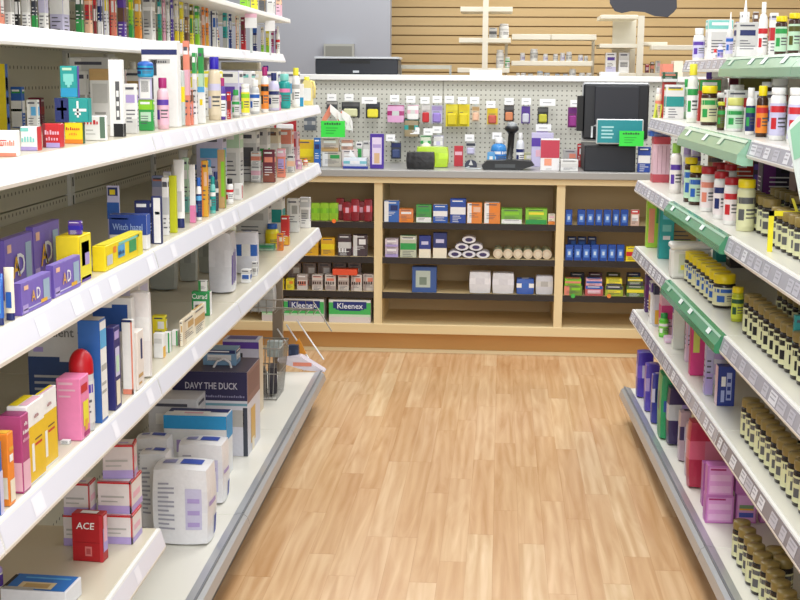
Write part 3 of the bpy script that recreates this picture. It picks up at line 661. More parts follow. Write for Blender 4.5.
# ================================================================== SHELF C
P('C','t',-6,6,328,276,'blue/navy/sky','blue tube cut by the left edge of the picture',k=.6)
P('C','t',5,17,326,272,'cream/navy/blue','cream tube with a dark cap end next to the purple trays',k=.6)
AD=dict(plain=True)
def adbox(x0,x1,yb,yt,label,d,**kw):
    P('C','b',x0,x1,yb,yt,'7d68bd/lilac/lilac',label,d=d,plain=True,dec=(('R',.03,.04,.2,.3,'lilac'),('R',.72,.15,.93,.85,'9fb8cc'),('R',.05,.12,.97,.16,'lav'),('R',.08,.76,.22,.9,'peach'),('R',.62,.12,.84,.24,'gold',.0008),('F',0,0,1,1,'6a54ae'),('T',0,0,1,1,'8f7cca')),
      txt=(('R','A',.36,.47,.5,'gold',.3),('R','D',.52,.5,.52,'white',.3)),**kw)
adbox(13,50,318,286,'near small purple box of the low front pair, lettered AD',.13)
adbox(47,77,301,268,'far small purple box of the low front pair, lettered AD',.135)
adbox(-1,31,306,241,'near tall purple box lettered AD behind the low pair',.125,t=.036)
adbox(28,57,285,228,'far tall purple box lettered AD behind the low pair',.13,t=.036)
P('C','b',57,93,284,237,'yellow/yellow/yellow','tall yellow carton with a pictured end panel and purple flap',k=1.7,plain=True,name='yellow_carton',
  dec=(('R',.06,.05,.94,.95,'lemon'),('R',.2,.34,.8,.85,'choc'),('R',.45,.34,.8,.6,'lilac',.0009),('R',.15,.0,.9,.1,'purple')))
P('C','b',77,92,238,224,'purple/indigo/lilac','purple box perched on the yellow carton',k=.5,on='tall yellow carton with a pictured end panel and purple flap')
P('C','b',95,148,277,254,'yellow/lemon/yellow','long low yellow box with blue and green panels',d=.25,plain=True,H=.047,
  dec=(('R',.04,.2,.18,.6,'silver'),('R',.32,.3,.5,.8,'sky'),('R',.62,.3,.82,.8,'3f9f60'),('R',.2,.6,.28,.85,'orange'),('R',.86,.0,1,1,'lemon'),('R',.34,.82,.9,.92,'aqua'),('T',.05,.05,.95,.95,'lemon')),txt=(('R','~aveena',.4,.5,.3,'navy'),))
P('C','b',110,151,250,215,'white/navy/blue','blue and white box lettered Witch hazel',k=.35,rot=0,plain=True,
  dec=(('F',0,.42,1,1,'24459a'),('R',0,.42,1,1,'3559b0'),('F',.06,.86,.5,.9,'sky'),('T',0,0,1,1,'24459a')),txt=(('F','Witch hazel',.5,.64,.26,'9fb8e6',.8),))
P('C','b',108,121,236,186,'lav/blue/navy','upright blue and white card box with yellow mark behind',k=.25,t=.1,plain=True,dec=(('F',.1,.82,.9,.97,'navy'),('F',.25,.84,.7,.93,'yellow',.0009),('F',.0,.4,1,.7,'blue')))
P('C','b',135,152,232,201,'navy/1a2560/navy','plain dark navy box behind the witch hazel box',k=.5,t=.02)
P('C','b',152,163,246,198,'navy/white/teal','narrow white-faced box with navy edge beside the shelf joint',k=.6,plain=True,dec=(('F',.25,.02,.98,.97,'white'),('F',.4,.62,.9,.68,'teal'),('R',0,0,1,1,'navy')))
P('C','b',153,166,232,176,'9aa6d0/lav/salmon','periwinkle blue tall box',k=.5,t=.17)
P('C','b',163,170,237,178,'white/silver/dgrey','tall white and silver slim box',k=.8,t=.02)
P('C','b',170,178,234,176,'c8cc1c/c8cc1c/c8cc1c','tall chartreuse slim box',k=.9,t=.012,plain=True)
P('C','t',174,186,228,160,'white/navy/lgrey','white tube with dark dot and navy foot',k=.6,t=.016)
P('C','b',183,190,215,158,'mint/aqua/white','slim mint green box',k=.8,t=.08)
P('C','b',190,196,214,165,'white/pink/white','slim white box with pink foot',k=.8,t=.016,plain=True,dec=(('F',0,0,1,.3,'pink'),('R',0,0,1,.3,'pink')))
P('C','t',179,189,200,150,'white/white/rose','tall white tube behind the mint box',k=.6,t=.2)
P('C','c',190,207,200,145,'white/white/white/blue','large white bottle behind the orange panel box',t=.17)
P('C','c',196,202,209,178,'white/blue/navy/sky','small white bottle with a blue label',t=.012)
P('C','b',202,209,207,161,'gold/orange/peach','slim golden orange box',k=.7,t=.012)
P('C','c',210,216,206,177,'aqua/teal/teal/white','small teal bottle',t=.012)
P('C','c',213,219,204,172,'slate/navy/slate/lgrey','small navy bottle beside the brown carton',t=.016)
P('C','c',209,218,186,150,'slate/slate/navy/grey','dark navy bottle at the back',t=.2)
P('C','b',218,226,203,150,'tan/brown/7a5a3a','tall brown carton with green leaf',k=.7,t=.012,plain=True,dec=(('F',.5,.2,.98,.8,'lime'),('R',0,0,1,1,'8ab04a')))
P('C','c',226,234,204,179,'white/black/white/red','small white bottle with black cap',t=.012)
P('C','b',223,233,176,148,'grey/silver/dgrey','grey box behind the black-capped bottle',k=.5,t=.16,plain=True)
P('C','b',234,243,202,184,'white/red/white','small white box with a red edge',k=.7,t=.01,plain=True,dec=(('R',0,.1,.6,.9,'red'),('F',.2,.3,.7,.7,'lgrey')))
i=0
for (x0,x1,yb,yt) in ((237,250,184,166),(251,262,196,181),):
    w=('left','right')[i]; l0=f'lower white box in the {w} stack of small cartons'
    P('C','b',x0,x1,yb,yt,'white/lgrey/'+('beige','rose')[i],l0,k=.9,t=.06 if i else .12)
    P('C','b',x0,x1,yt,yt-15,'white/rose/grey',f'white box stacked on top in the {w} stack of small cartons',k=.9,on=l0)
    i+=1
P('C','b',237,250,166-15,151-12,'cream/lgrey/tan','cream box topping the left stack of small cartons',k=.9,on='white box stacked on top in the left stack of small cartons')
P('C','b',251,262,166,152,'white/salmon/peach','white and salmon box topping the right stack of small cartons',k=.9,on='white box stacked on top in the right stack of small cartons')
P('C','b',263,276,190,150,'wine/8a4a3a/salmon','reddish brown box with a round picture',k=.7,t=.012)
P('C','b',277,286,181,149,'salmon/rose/lilac','salmon pink box beside the brown one',k=.7,t=.012)
P('C','b',287,295,176,155,'lgrey/peach/slate','small grey and peach box',k=.7,t=.012)
P('C','b',296,302,173,160,'rose/mauve/white','tiny rose box near the far end',k=.7,t=.012)
P('C','c',303,308,170,159,'white/orange/peach/red','tiny bottle with orange cap at the far end',t=.012)

# pale stock standing further back on the eye-level shelf
for x0,x1,yb,yt,cols,l,t,k_ in (
 (27,40,118,100,'lgrey/white/sky','small pale carton behind the fruit-print box',.2,'b'),(68,76,120,84,'white/aqua/lgrey','narrow white and aqua carton behind the yellow one',.1,'b'),
 (104,118,112,52,'white/lgrey/white','white bottle with grey cap at the back left of the joint',.25,'w'),(129,139,112,62,'lgrey/white/lav','clear-capped bottle at the back right of the joint',.22,'c'),
 (172,183,110,58,'clear/white/lgrey','tall clear spray bottle behind the yellow-labelled pouch',.14,'s'),(232,240,104,74,'white/rose/lav','white bottle in the second row, left',.13,'c'),
 (243,250,104,72,'silver/white/dgrey','silver bottle in the second row, middle',.13,'c'),(252,259,103,72,'white/lav/navy','white bottle in the second row, right',.13,'c'),
 (262,270,100,66,'lav/indigo/white','pale bottle with indigo cap in the third row',.22,'c'),(283,291,100,70,'aqua/lemon/teal','aqua bottle behind the teal one',.15,'c')):
    P('B',k_,x0,x1,yb,yt,cols,l,t=t)
for x0,x1,yb,yt,cols,l,t,k_ in (
 (164,172,215,172,'lav/silver/navy','pale slim carton in the second row behind the chartreuse one',.1,'b'),(172,180,212,165,'white/aqua/white','white tube in the third row',.16,'t'),
 (205,213,196,160,'white/sky/lgrey','white bottle in the second row behind the orange box',.12,'c'),(219,227,190,150,'brown/dark/tan','brown bottle behind the leaf carton',.13,'c'),
 (264,272,178,148,'lgrey/red/white','pale carton with red band in the second row',.12,'b'),(275,283,172,147,'white/salmon/lilac','white carton in the second row beyond the pale one',.12,'b'),(284,291,170,150,'beige/maroon/white','beige carton in the second row near the end',.12,'b'),
 (180,190,202,168,'mint/white/aqua','mint bottle in the third row',.2,'c')):
    P('C',k_,x0,x1,yb,yt,cols,l,t=t)
# ================================================================== SHELF D
P('D','b',-16,5,524,450,'blue/white/blue','blue and white carton cut by the left picture edge',k=.5,plain=True,dec=(('F',.1,.05,.95,.5,'lav'),('F',.1,.6,.9,.66,'white'),('R',0,0,1,.6,'lav')))
P('D','b',-2,17,517,443,'orange/gold/orange','orange and white carton second from the left edge',k=1.2,plain=True,dec=(('R',.15,.05,.95,.35,'cream'),('R',.2,.6,.8,.7,'white'),('R',.2,.75,.9,.8,'gold'),('F',.1,.1,.9,.4,'cream'),('T',.1,.1,.9,.9,'gold')))
P('D','b',2,33,508,428,'b0447c/magenta/mauve','magenta carton fading to pale pink at its foot',k=.9,plain=True,dec=(('R',.03,.03,.97,.4,'rose'),('F',.03,.03,.97,.4,'rose'),('T',.05,.05,.95,.95,'92346a')),txt=(('R','~hot',.5,.88,.08,'white'),('R','~flashes',.5,.78,.08,'white'),('R','~relief',.5,.68,.08,'rose')))
for n_,(x0,x1,yb,yt) in zip(('near','far'),((10,48,490,409),(37,60,478,401))):
    P('D','b',x0,x1,yb,yt,'white/yellow/white',f'{n_} one of two white and yellow cartons side by side',k=1.35 if n_=='near' else 3.0,plain=True,d=.075,
      dec=(('R',.03,.03,.97,.72,'e8be1e'),('R',.2,.15,.34,.5,'white',.0009),('F',.04,.03,.96,.7,'e8be1e'),('R',.4,.45,.8,.48,'red',.0009),('R',.4,.52,.8,.54,'brown',.0009),('T',.05,.05,.5,.95,'yellow'),('T',.55,.1,.95,.9,'rose')),txt=(('R','~midol',.5,.82,.07,'maroon'),('F','~imodium',.5,.86,.06,'maroon')))
P('D','b',58,92,452,388,'pink/hot/pink','bright pink carton with open top flap',k=1.15,plain=True,name='pink_carton',
  dec=(('R',.25,.2,.85,.6,'lemon'),('R',.4,.12,.7,.3,'gold',.0009),('R',.1,.75,.8,.88,'red'),('F',.1,.9,.7,.94,'rose'),('F',.1,.8,.8,.83,'rose'),('F',.1,.7,.6,.73,'rose'),('R',.3,.03,.9,.1,'magenta')))
P('D','b',61,72,460,449,'white/lgrey/dgrey','small white box at the foot of the pink carton',k=.8,t=.015)
P('D','d',69,98,434,352,'silver/b5121e/lgrey/purple','white spray can with a big rounded red cap')
P('D','b',81,109,425,322,'2a62ae/lav/blue','tall blue and white carton beside the red-capped can',k=.95,plain=True,
  dec=(('R',.03,.03,.97,.98,'white'),('R',.03,.72,.97,.9,'sky',.0009),('R',.1,.5,.9,.56,'grey',.0009),('R',.1,.36,.8,.39,'grey',.0009),('R',.1,.28,.8,.31,'grey',.0009),('F',0,0,1,1,'2a62ae'),('T',.0,.0,1,1,'lgrey')))
P('D','b',109,125,413,330,'2c2c70/lav/beige','navy carton showing a pale oval photo',k=2.2,plain=True,dec=(('R',.15,.4,.8,.75,'lav'),('R',.25,.45,.7,.65,'mint',.0009),('R',.2,.05,.8,.35,'cream'),('R',.1,.85,.8,.95,'lilac')))
P('D','b',126,139,402,326,'white/white/salmon','white carton with salmon edges and foot',k=.7,plain=True,dec=(('F',0,0,1,.07,'salmon'),('F',.85,0,1,1,'salmon'),('F',.0,.97,1,1,'navy')))
P('D','b',139,155,392,334,'efe6de/peach/white','cream carton with a navy oval mark',k=2.4,plain=True,dec=(('R',.5,.5,.75,.85,'navy'),('R',.1,.2,.8,.26,'tan'),('R',.1,.08,.6,.12,'tan')))
P('D','b',30,106,403,322,'d9d6d0/navy/white','wide grey-white case with navy wave, lettered Patient Care, at the back',k=.25,plain=True,
  dec=(('F',0,0,1,.5,'27406f'),('F',.08,.62,.22,.68,'lilac'),('F',0,.5,.45,.56,'27406f'),('F',.08,.3,.7,.33,'grey',.0009),('F',.08,.22,.8,.25,'grey',.0009),('F',.08,.14,.5,.17,'grey',.0009)),txt=(('F','Patient Care',.62,.86,.16,'7a7570'),))
P('D','b',95,137,382,298,'white/blue/white','white case with a blue wave behind the tall cartons',k=.3,plain=True,dec=(('F',0,.6,.9,.92,'2b57a6'),('F',0,.88,.5,1,'white',.0009)))
P('D','p',134,156,380,292,'ece8e6/white/white','crumpled white plastic bag leaning at the back',k=.5)
P('D','b',154,166,370,334,'white/white/orange','small white carton with orange foot',k=1.0,t=.02,plain=True,dec=(('R',0,0,1,.45,'gold'),('F',.1,.6,.9,.8,'lgrey')))
P('D','b',153,168,350,316,'lemon/yellow/white','lemon yellow carton behind the small white one',k=.6,t=.05)
P('D','b',164,172,358,333,'white/green/white','first white carton with a green edge',k=1.4,t=.02,plain=True,dec=(('F',.75,0,1,1,'green'),('R',.85,0,1,1,'green')))
P('D','b',172,180,352,331,'white/green/white','second white carton with a green edge',k=1.4,t=.02,plain=True,dec=(('F',.75,0,1,1,'green'),('R',.85,0,1,1,'green')))
P('D','b',192,212,316,292,'2f9a55/white/green','green and white bandage box lettered Curad',k=.5,plain=True,dec=(('F',.1,.1,.8,.6,'white'),('F',.2,.35,.6,.45,'rose'),('R',0,0,1,1,'white')),txt=(('F','Curad',.45,.8,.3,'white'),))
P('D','b',200,210,292,281,'white/green/white','small white box on the green bandage box',k=.5,on='green and white bandage box lettered Curad')
P('D','b',180,192,347,321,'cream/beige/tan','low cream carton, near one of a low pair',d=.12)
P('D','b',191,203,337,312,'cream/tan/beige','low cream carton, far one of a low pair',d=.12)
for i,(x0,x1,yb,yt,l) in enumerate(((150,180,316,236,'clear grey plastic pouch at the back, left'),(180,199,300,238,'clear grey plastic pouch at the back, middle'),(199,217,292,235,'clear grey plastic pouch at the back, right'))):
    P('D','p',x0,x1,yb,yt,'a9aca4/b5b7b0/9a9d97',l,k=.6,t=.2-.02*i)
P('D','p',209,238,303,232,'dcdce2/e6e6ec/dcdce2','large white quilted pack with violet side marks',k=1.2,t=.02,name='white_pack',dec=(('R',.08,.12,.2,.62,'purple'),('R',.32,.14,.44,.66,'purple'),('R',.56,.16,.68,.7,'purple')))
P('D','p',236,260,290,232,'e8e8f0/blue/white','white quilted pack with a blue emblem behind the violet-marked one',k=.7,t=.02)
P('D','b',241,252,290,270,'white/lgrey/blue','small white box before the blue emblem pack',k=1.0,t=.015)
P('D','b',252,258,280,262,'white/lgrey/grey','tiny white box right of the packs',k=1.0,t=.02)
P('D','b',250,261,270,240,'aqua/white/teal','aqua carton behind the far packs',k=.6,t=.22)
P('D','b',258,276,268,262,'5fae8a/mint/green','low green tray behind the yellow bottle',k=.6,t=.06,H=.02)
P('D','c',265,280,263,225,'lemon/blue/yellow/yellow','yellow square-shouldered bottle with a blue cap',t=.05)
P('D','b',277,284,256,234,'orange/salmon/cream','orange carton below the red one',k=1,t=.03)
P('D','b',281,290,251,216,'c9302c/gold/red','red and gold carton near the far end',k=1,t=.03)
P('D','b',276,282,250,204,'rose/red/purple','narrow rose and red carton at the back near the far end',k=.8,t=.13)
P('D','b',287,300,246,199,'white/lgrey/grey','tall white carton with grey picture near the far end',k=.6,t=.05)
P('D','b',300,311,238,197,'white/silver/grey','tall white carton standing last by the far end',k=.6,t=.03)
# ================================================================== SHELF E
TB=dict(plain=True)
TD=(('F',0,0,1,.25,'lilac'),('F',.96,0,1,1,'red'),('F',0,.94,1,1,'red'),('R',0,0,.05,1,'red'),('R',0,.93,1,1,'red'),('R',0,0,1,.2,'lilac'),('F',.1,.5,.8,.56,'grey',.0009),('F',.1,.36,.6,.4,'grey',.0009),('T',.0,.0,1,.06,'red'),('T',.94,0,1,1,'red'),('T',.1,.3,.8,.45,'lilac'),('R',.2,.4,.8,.6,'rose'))
T0='lower left tape box of the small stack behind the red box'; T1='lower right tape box of the small stack behind the red box'
P('E','b',64,103,547,516,'e4dedd/red/lilac',T0,k=.8,plain=True,dec=TD,name='bandage_box')
P('E','b',104,143,545,516,'e4dedd/red/lilac',T1,k=1.2,plain=True,dec=TD,name='bandage_box')
T2='middle left tape box of the small stack'; T3='middle right tape box of the small stack'
P('E','b',64,97,516,484,'e4dedd/red/lilac',T2,k=.8,plain=True,dec=TD,on=T0,name='bandage_box')
P('E','b',98,143,514,482,'e4dedd/red/lilac',T3,k=1.2,plain=True,dec=TD,on=T1,name='bandage_box')
P('E','b',103,138,480,446,'d8cfcf/red/lilac','tape box topping the small stack, red edged',k=.7,plain=True,dec=TD,on=T3,name='bandage_box',rot=8)
P('E','b',73,109,563,515,'b01a22/red/dred','small red box lettered ACE in white',k=.45,plain=True,rot=-4,name='bandage_box',
  dec=(('F',.04,.4,.9,.41,'8a1218'),('F',.42,.12,.64,.32,'d87a78'),('F',.46,.16,.6,.28,'b04848',.0009),('F',.9,0,1,.98,'c8303a'),('R',.1,.2,.9,.7,'lilac'),('R',.2,.4,.8,.95,'rose',.0009),('T',.25,.2,.8,.75,'white')),txt=(('F','ACE',.46,.75,.2,'white',.6,.12),))
P('E','b',1,84,612,590,'e9e9ee/white/blue','flat white-sided box with a blue picture top',k=.62,plain=True,H=.035,name='flat_box',rot=-3,
  dec=(('T',.03,.03,.97,.97,'1f6fc0'),('T',.22,.1,.75,.5,'d8c49a',.0009),('T',.3,.16,.68,.4,'b99a66',.0012),('T',.03,.0,.5,.16,'grey',.0014),('T',.2,.72,.9,.8,'sky',.0009),('T',.0,.1,.06,.9,'black',.0009)))
P('E','d',-12,5,590,568,'white/lilac/purple','white rounded tub with purple mark at the left edge')
# ================================================================== LEFT BASE DECK
def dpack(x0,x1,yb,yt,l,k,on=None,**kw):
    P('K','p',x0,x1,yb,yt,'eeeef2/e8e8ee/eeeef2',l,k=k,on=on,name='incontinence_pack',dec=(('T',.45,.35,.85,.75,'2f4fae',.004),('T',.12,.4,.36,.7,'8f93c4',.004),('R',.55,.05,.85,.3,'3a4fae'),('R',.1,.5,.7,.56,'lilac'),('F',.6,.2,.9,.75,'lav'),('F',.64,.24,.86,.3,'lilac',.003),('F',.64,.4,.86,.46,'lilac',.003),('F',.64,.56,.86,.62,'lilac',.003))
      +tuple(('F',.1,.8-.06*i,.4 if i%3 else .3,.825-.06*i,'a9a9b8',.003) for i in range(11)),**kw)
dpack(162,229,549,470,'front white incontinence pack with blue top emblem on the left base deck',.75)
dpack(140,176,546,466,'white pack left of the front incontinence pack on the base deck',.9)
dpack(178,232,506,444,'white incontinence pack right behind the front one',.75)
dpack(136,176,500,438,'white incontinence pack at the back left of the group',.75)
P('K','b',165,234,478,416,'eceff2/2aa0dc/white','white box with sky blue rim and open-flap top',k=.45,plain=True,dec=(('F',0,.78,1,1,'2a9ad8'),('R',0,.6,1,1,'2a9ad8'),('T',.02,.5,.98,.98,'navy'),('T',.1,.1,.7,.6,'white',.001),('T',.3,.25,.6,.45,'rose',.0015),('F',.2,.4,.6,.6,'lilac')))
dk_=P('K','b',174,263,457,372,'d6d6e0/navy/white','large dark-topped carton lettered DAVY THE DUCK',k=.9,plain=True,name='large_carton',
  dec=(('F',0,.66,1,1,'28244e'),('F',0,.6,1,.63,'6f9fb0'),('R',0,.62,1,1,'8a6a6a'),('R',.1,.7,.9,.95,'7a5a5c',.0009),('R',.25,.1,.6,.52,'d8b060'),('R',.32,.0,.5,.15,'cream',.0009),('T',0,0,1,1,'4a4256'),('F',.8,.35,.95,.55,'grey'),('F',.94,0,1,.58,'slate')),
  txt=(('F','DAVY THE DUCK',.52,.83,.11,'c8c6d4',.7),('F','~humidifier with antimicrobial material',.52,.71,.045,'8f8db0',.9)))
P('K','b',203,241,366,350,'7fa6c8/navy/white','pale blue shallow box on the dark-topped carton',k=.7,on='large dark-topped carton lettered DAVY THE DUCK')
P('K','b',224,264,424,340,'c9cbe0/navy/beige','lilac-white box with dark rim behind the large carton',k=.6,plain=True,t=.09,dec=(('F',0,.88,1,.97,'purple'),('F',.35,.66,.55,.82,'slate'),('R',0,0,1,1,'beige'),('T',.1,.1,.9,.9,'4a3f8a')))
# carton carrying handle
bb=dk_.data.vertices; hz_=max(v.co.z for v in bb); MB().tube([(.0,-.05,hz_-.001),(.012,-.05,hz_+.02),(.035,-.05,hz_+.03),(.055,-.05,hz_+.018),(.06,-.05,hz_-.001)],.004,mat('e8e8ec',.3,kind='plastic')).build('carry_handle',dk_)
it=ITEMS['large dark-topped carton lettered DAVY THE DUCK']
# wire basket at the deck end
def wire_basket(c,w_,d,h0,h1,label):
    g=empty('wire_basket',c,0,label=label,cat='basket'); M=mat('a8a6a0',.35,.7,kind='metal')
    def loop(z,k,r=.0022): 
        x,y=w_/2*k,d/2*k; MB().tube([(-x,-y,z),(x,-y,z),(x,y,z),(-x,y,z),(-x,-y,z)],r,M).build('rim_wire',g)
    loop(h1,1.0,.003); loop(h0,.8,.003); loop((h0+h1)/2,.9)
    for i in range(11):
        f=-1+2*i/10
        for sy in (-1,1): MB().tube([(f*w_/2,sy*d/2,h1),(f*w_*.4,sy*d*.4,h0)],.0013,M,4).build('side_wire',g)
    for i in range(9):
        f=-1+2*i/8
        for sx in (-1,1): MB().tube([(sx*w_/2,f*d/2,h1),(sx*w_*.4,f*d*.4,h0)],.0013,M,4).build('side_wire',g)
    for i in range(8):
        f=-1+2*i/7; MB().tube([(f*w_*.4,-d*.4,h0),(f*w_*.4,d*.4,h0)],.0013,M,4).build('bottom_wire',g)
    return g
c=hit_z(261,395,.161); WB=(c.x,c.y)
wire_basket((WB[0],WB[1],.161),.19,.2,.004,.21,'grey wire basket of odds and ends at the far end of the left base deck')
r_=random.Random(9)
def blob(name,c,sx,sy,sz,cols,label,cat,rz=0):
    b=softmesh(sx,sy,sz,cols,hash_(label)); o=b.build(name,None,c,rz); tag(o,uniq(label),cat); return o
blob('grey_bundle',(WB[0]-.02,WB[1]-.0,.172),0.08,.11,.1,'4c463f/5f5850/3a352f','grey bundled packet lying low in the wire basket','packet',.3)
blob('dark_packet',(WB[0]+.045,WB[1]+.01,.172),.035,.09,.11,'2e2a33/3a3644/2e2a33','dark packet upright in the wire basket','packet',.2)
# end-cap wire rack beyond the deck: post, tray and sloping arms with packets
g=empty('end_rack',(LF.P(-.17,.1,0).x-.1,LF.P(-.17,.1,0).y,0),label='wire end rack with a taupe post beyond the left shelving',cat='display rack')
M=mat('9c968c',.4,.3,kind='metal')
b=MB().box((-.022,-.012,0),(.022,.012,.66),mat('8c8070',.5,kind='metal')); b.build('post',g)
MB().box((-.06,-.07,0),(.06,.07,.012),M,.002).build('foot_plate',g)
for z,x0,x1 in ((.46,-.2,.17),(.425,-.2,.17)): MB().tube([(x0,-.11,z),(x1,-.11,z),(x1+.09,-.17,z-.12) if z>.45 else (x1,-.11,z-.001)],.003,M).build('tray_wire',g)
for i in range(12): MB().tube([(-.2+i*.034,-.11,.46),(-.2+i*.034,-.11,.4),(-.2+i*.034,-.012,.4)],.0018,M,4).build('tray_wire',g)
MB().tube([(-.2,-.012,.4),(.19,-.012,.4)],.003,M).build('tray_wire',g)
wh=mat('e8e8ea',.3,kind='metal')
for dx in (.0,.04,.085):
    MB().tube([(dx,-.014,.315+dx*.5),(dx+.13,-.1,.15+dx*.6)],.0035,wh).build('arm',g)
def pxy(px,py,y): return hit_y(px,py,y)
gx,gy=g.location.x,g.location.y
p=pxy(258,310,gy-.07); 
o=blob('wrapped_roll',(p.x,gy-.062,.4035),.15,.085,.12,'c9cdd0/d5d8da/c0c4c6','pale wrapped bundle lying in the wire tray','bundle')
p=pxy(299,347,gy-.06); b=MB(); s_=.03; b.prism([(-.035,0),(.04,-.004),(.008,.065)],-.003,.003,mat('e79a2e')); tag(b.build('orange_card',None,(p.x-.004,gy-.085,p.z-.02)),uniq('orange triangular packet hanging on the wire end rack'),'packet')
p=pxy(300,360,gy-.1); b=MB(); b.prism([(-.1,.012),(.0,.03),(.1,-.03),(.105,-.036),(.02,-.03),(-.09,.0)],-.035,.02,mat('e3dbe6',.25,kind='film')); b.box((-.03,-.037,-.012),(.05,-.036,.004),mat('salmon')); tag(b.build('flat_packet',None,(p.x+.01,gy-.13,p.z)),uniq('shiny flat packet hanging out of the wire end rack over the floor'),'packet')
p=pxy(275,350,gy-.1); blob('clear_pouch',(p.x,gy-.09,p.z-.03),.07,.05,.07,'b9c4c4/c9d0d0/a9b4b8','small clear pouch on the wire end rack','pouch')
p=pxy(292,353,gy-.09); blob('slate_pouch',(p.x+.01,gy-.1,p.z-.03),.045,.03,.07,'2f3b56/3f4d6a/2f3b56','small dark blue pouch on the wire end rack','pouch')
# ================================================================== RIGHT TOP SHELF
P('r6','c',692,704,62,29,'white/white/lav/purple','white round canister at the far end of the top right shelf',t=.03,H=None)
P('r6','b',705,712,60,25,'cyan/blue/sky','blue carton behind the yellow one',k=1,t=.1)
P('r6','b',707,713,58,33,'yellow/gold/lemon','yellow slim carton beside the white canister',k=.8,t=.03)
P('r6','c',713,717,57,49,'red/red/white/white','tiny red bottle',t=.02)
P('r6','b',714,722,57,20,'white/lime/lemon','white slim carton with lime print',k=.8,t=.06)
P('r6','c',717,723,57,44,'white/lav/lilac','tiny white bottle with lilac label',t=.02)
P('r6','n',725,733,56,12,'lgrey/white/lav/blue','slim cone-tipped bottle',t=.03)
P('r6','b',734,738,54,22,'purple/lilac/white','narrow purple carton behind the cone bottles',k=.6,t=.12)
P('r6','b',738,748,50,12,'white/lgrey/white','plain white carton behind the larger cone bottle',k=.5,t=.14)
P('r6','n',737,750,52,0,'efece2/white/f4f1ea/grey','large cream cone-tipped bottle',t=.03)
P('r6','b',751,757,50,12,'white/brown/dgrey','white carton with brown print',k=.8,t=.08)
P('r6','s',757,767,48,2,'white/white/white/red','tall white bottle with thin red marks',t=.04)
P('r6','b',768,777,46,13,'white/red/lav','white carton with red and navy marks',k=.8,t=.06)
P('r6','w',774,787,44,16,'choc/yellow/mint/green','near-far dark bottle with yellow cap, left of three',t=.03)
P('r6','w',787,800,42,13,'choc/yellow/mint/olive','dark bottle with yellow cap, middle of three',t=.03)
P('r6','w',800,814,40,11,'choc/yellow/mint/green','dark bottle with yellow cap, right of three',t=.03)
# ================================================================== UPPER RIGHT (5)
P('r5','b',661,675,114,82,'c02a22/red/dred','red carton at the far end',k=1,t=.04,plain=True)
P('r5','b',660,677,82,72,'dgreen/white/salmon','green and white box resting on the red carton',k=1,on='red carton at the far end')
P('r5','c',656,663,112,88,'cream/white/beige/salmon','cream cup shaped tub at the far corner',t=.02)
P('r5','c',682,690,115,59,'mint/green/mint/white','pale green bottle with green cap',t=.09)
P('r5','c',686,697,116,64,'e8ebe0/lemon/white/green','white bottle with lemon cap and green lettering',t=.035)
P('r5','c',703,713,112,65,'lilac/purple/lilac/white','lilac bottle with purple cap at the back',t=.2)
P('r5','w',709,727,114,67,'white/white/white/lgrey','big white jar at the back',t=.2)
P('r5','w',700,717,118,86,'choc/yellow/parch/green','dark jar with yellow cap and pale leafy label',t=.04)
P('r5','w',717,725,118,102,'choc/c9c832/olive/green','very small dark jar with olive yellow cap',t=.02)
P('r5','w',716,727,112,93,'choc/white/cream/green','small dark jar with white cap',t=.1)
P('r5','w',728,744,110,85,'choc/white/white/dgreen','dark jar with wide white cap',t=.13)
P('r5','w',726,744,120,98,'white/d8d87a/mint/green','white jar with pale green label',t=.035)
P('r5','c',745,755,120,88,'white/white/navy/green','white bottle with navy label',t=.04)
P('r5','c',755,768,124,86,'choc/yellow/orange/red','dark bottle with yellow cap and orange label',t=.04)
P('r5','w',760,772,106,82,'choc/white/cream/green','dark jar with white cap behind the orange label one',t=.14)
P('r5','k',768,786,128,88,'white/white/lav/red','white bottle with red heading and blue foot, left of two',t=.035)
P('r5','k',786,805,128,88,'white/white/lav/red','white bottle with red heading and blue foot, right of two',t=.035)
P('r5','w',770,788,108,78,'white/white/white/red','white jar at the back above the red heading bottles',t=.2)
P('r5','b',744,777,104,68,'olive/dgreen/5d5a1c','olive dark green carton at the back',k=.4,t=.3,plain=True,dec=(('F',.1,.3,.9,.8,'6a6420'),))
P('r5','b',728,742,98,68,'wine/dgreen/red','dark red and green carton at the back',k=.5,t=.3)
# ================================================================== SHELF 4 (red caps)
P('r4','b',650,669,184,137,'e6c0cc/rose/rose','pink and red striped multi pack of cartons',k=1.2,plain=True,t=.03,dec=(('F',0,0,1,.18,'c4505c'),('F',0,.84,1,1,'c4404c'),('L',0,0,1,.18,'c4505c'),('L',0,.84,1,1,'c4404c'),('T',.1,.0,.2,1,'white'),('T',.4,.0,.5,1,'white'),('T',.7,.0,.8,1,'white'),('F',.24,.2,.27,.8,'b5808c'),('F',.5,.2,.53,.8,'b5808c'),('F',.76,.2,.79,.8,'b5808c')))
P('r4','b',656,682,131,123,'2c4c9c/blue/navy','blue flat packet on the pink multi pack',k=.8,on='pink and red striped multi pack of cartons')
P('r4','c',669,681,189,134,'efe9e4/8ab84a/f3ece8/purple','cream bottle with a green cap',t=.03)
P('r4','c',682,690,186,136,'lilac/purple/lav/white','lilac bottle with purple cap behind the cream one',t=.14)
P('r4','c',690,700,182,138,'lav/lilac/silver/purple','silvery lilac bottle at the back',t=.2)
P('r4','w',683,697,196,158,'choc/yellow/mint/blue','dark jar with yellow cap, far one of two touching',t=.025)
P('r4','w',688,704,201,166,'choc/yellow/mint/blue','dark jar with yellow cap, near one of two touching',t=.025)
P('r4','c',706,722,190,140,'8a7448/bronze/a8905c/dgrey','large amber bottle at the back',t=.26)
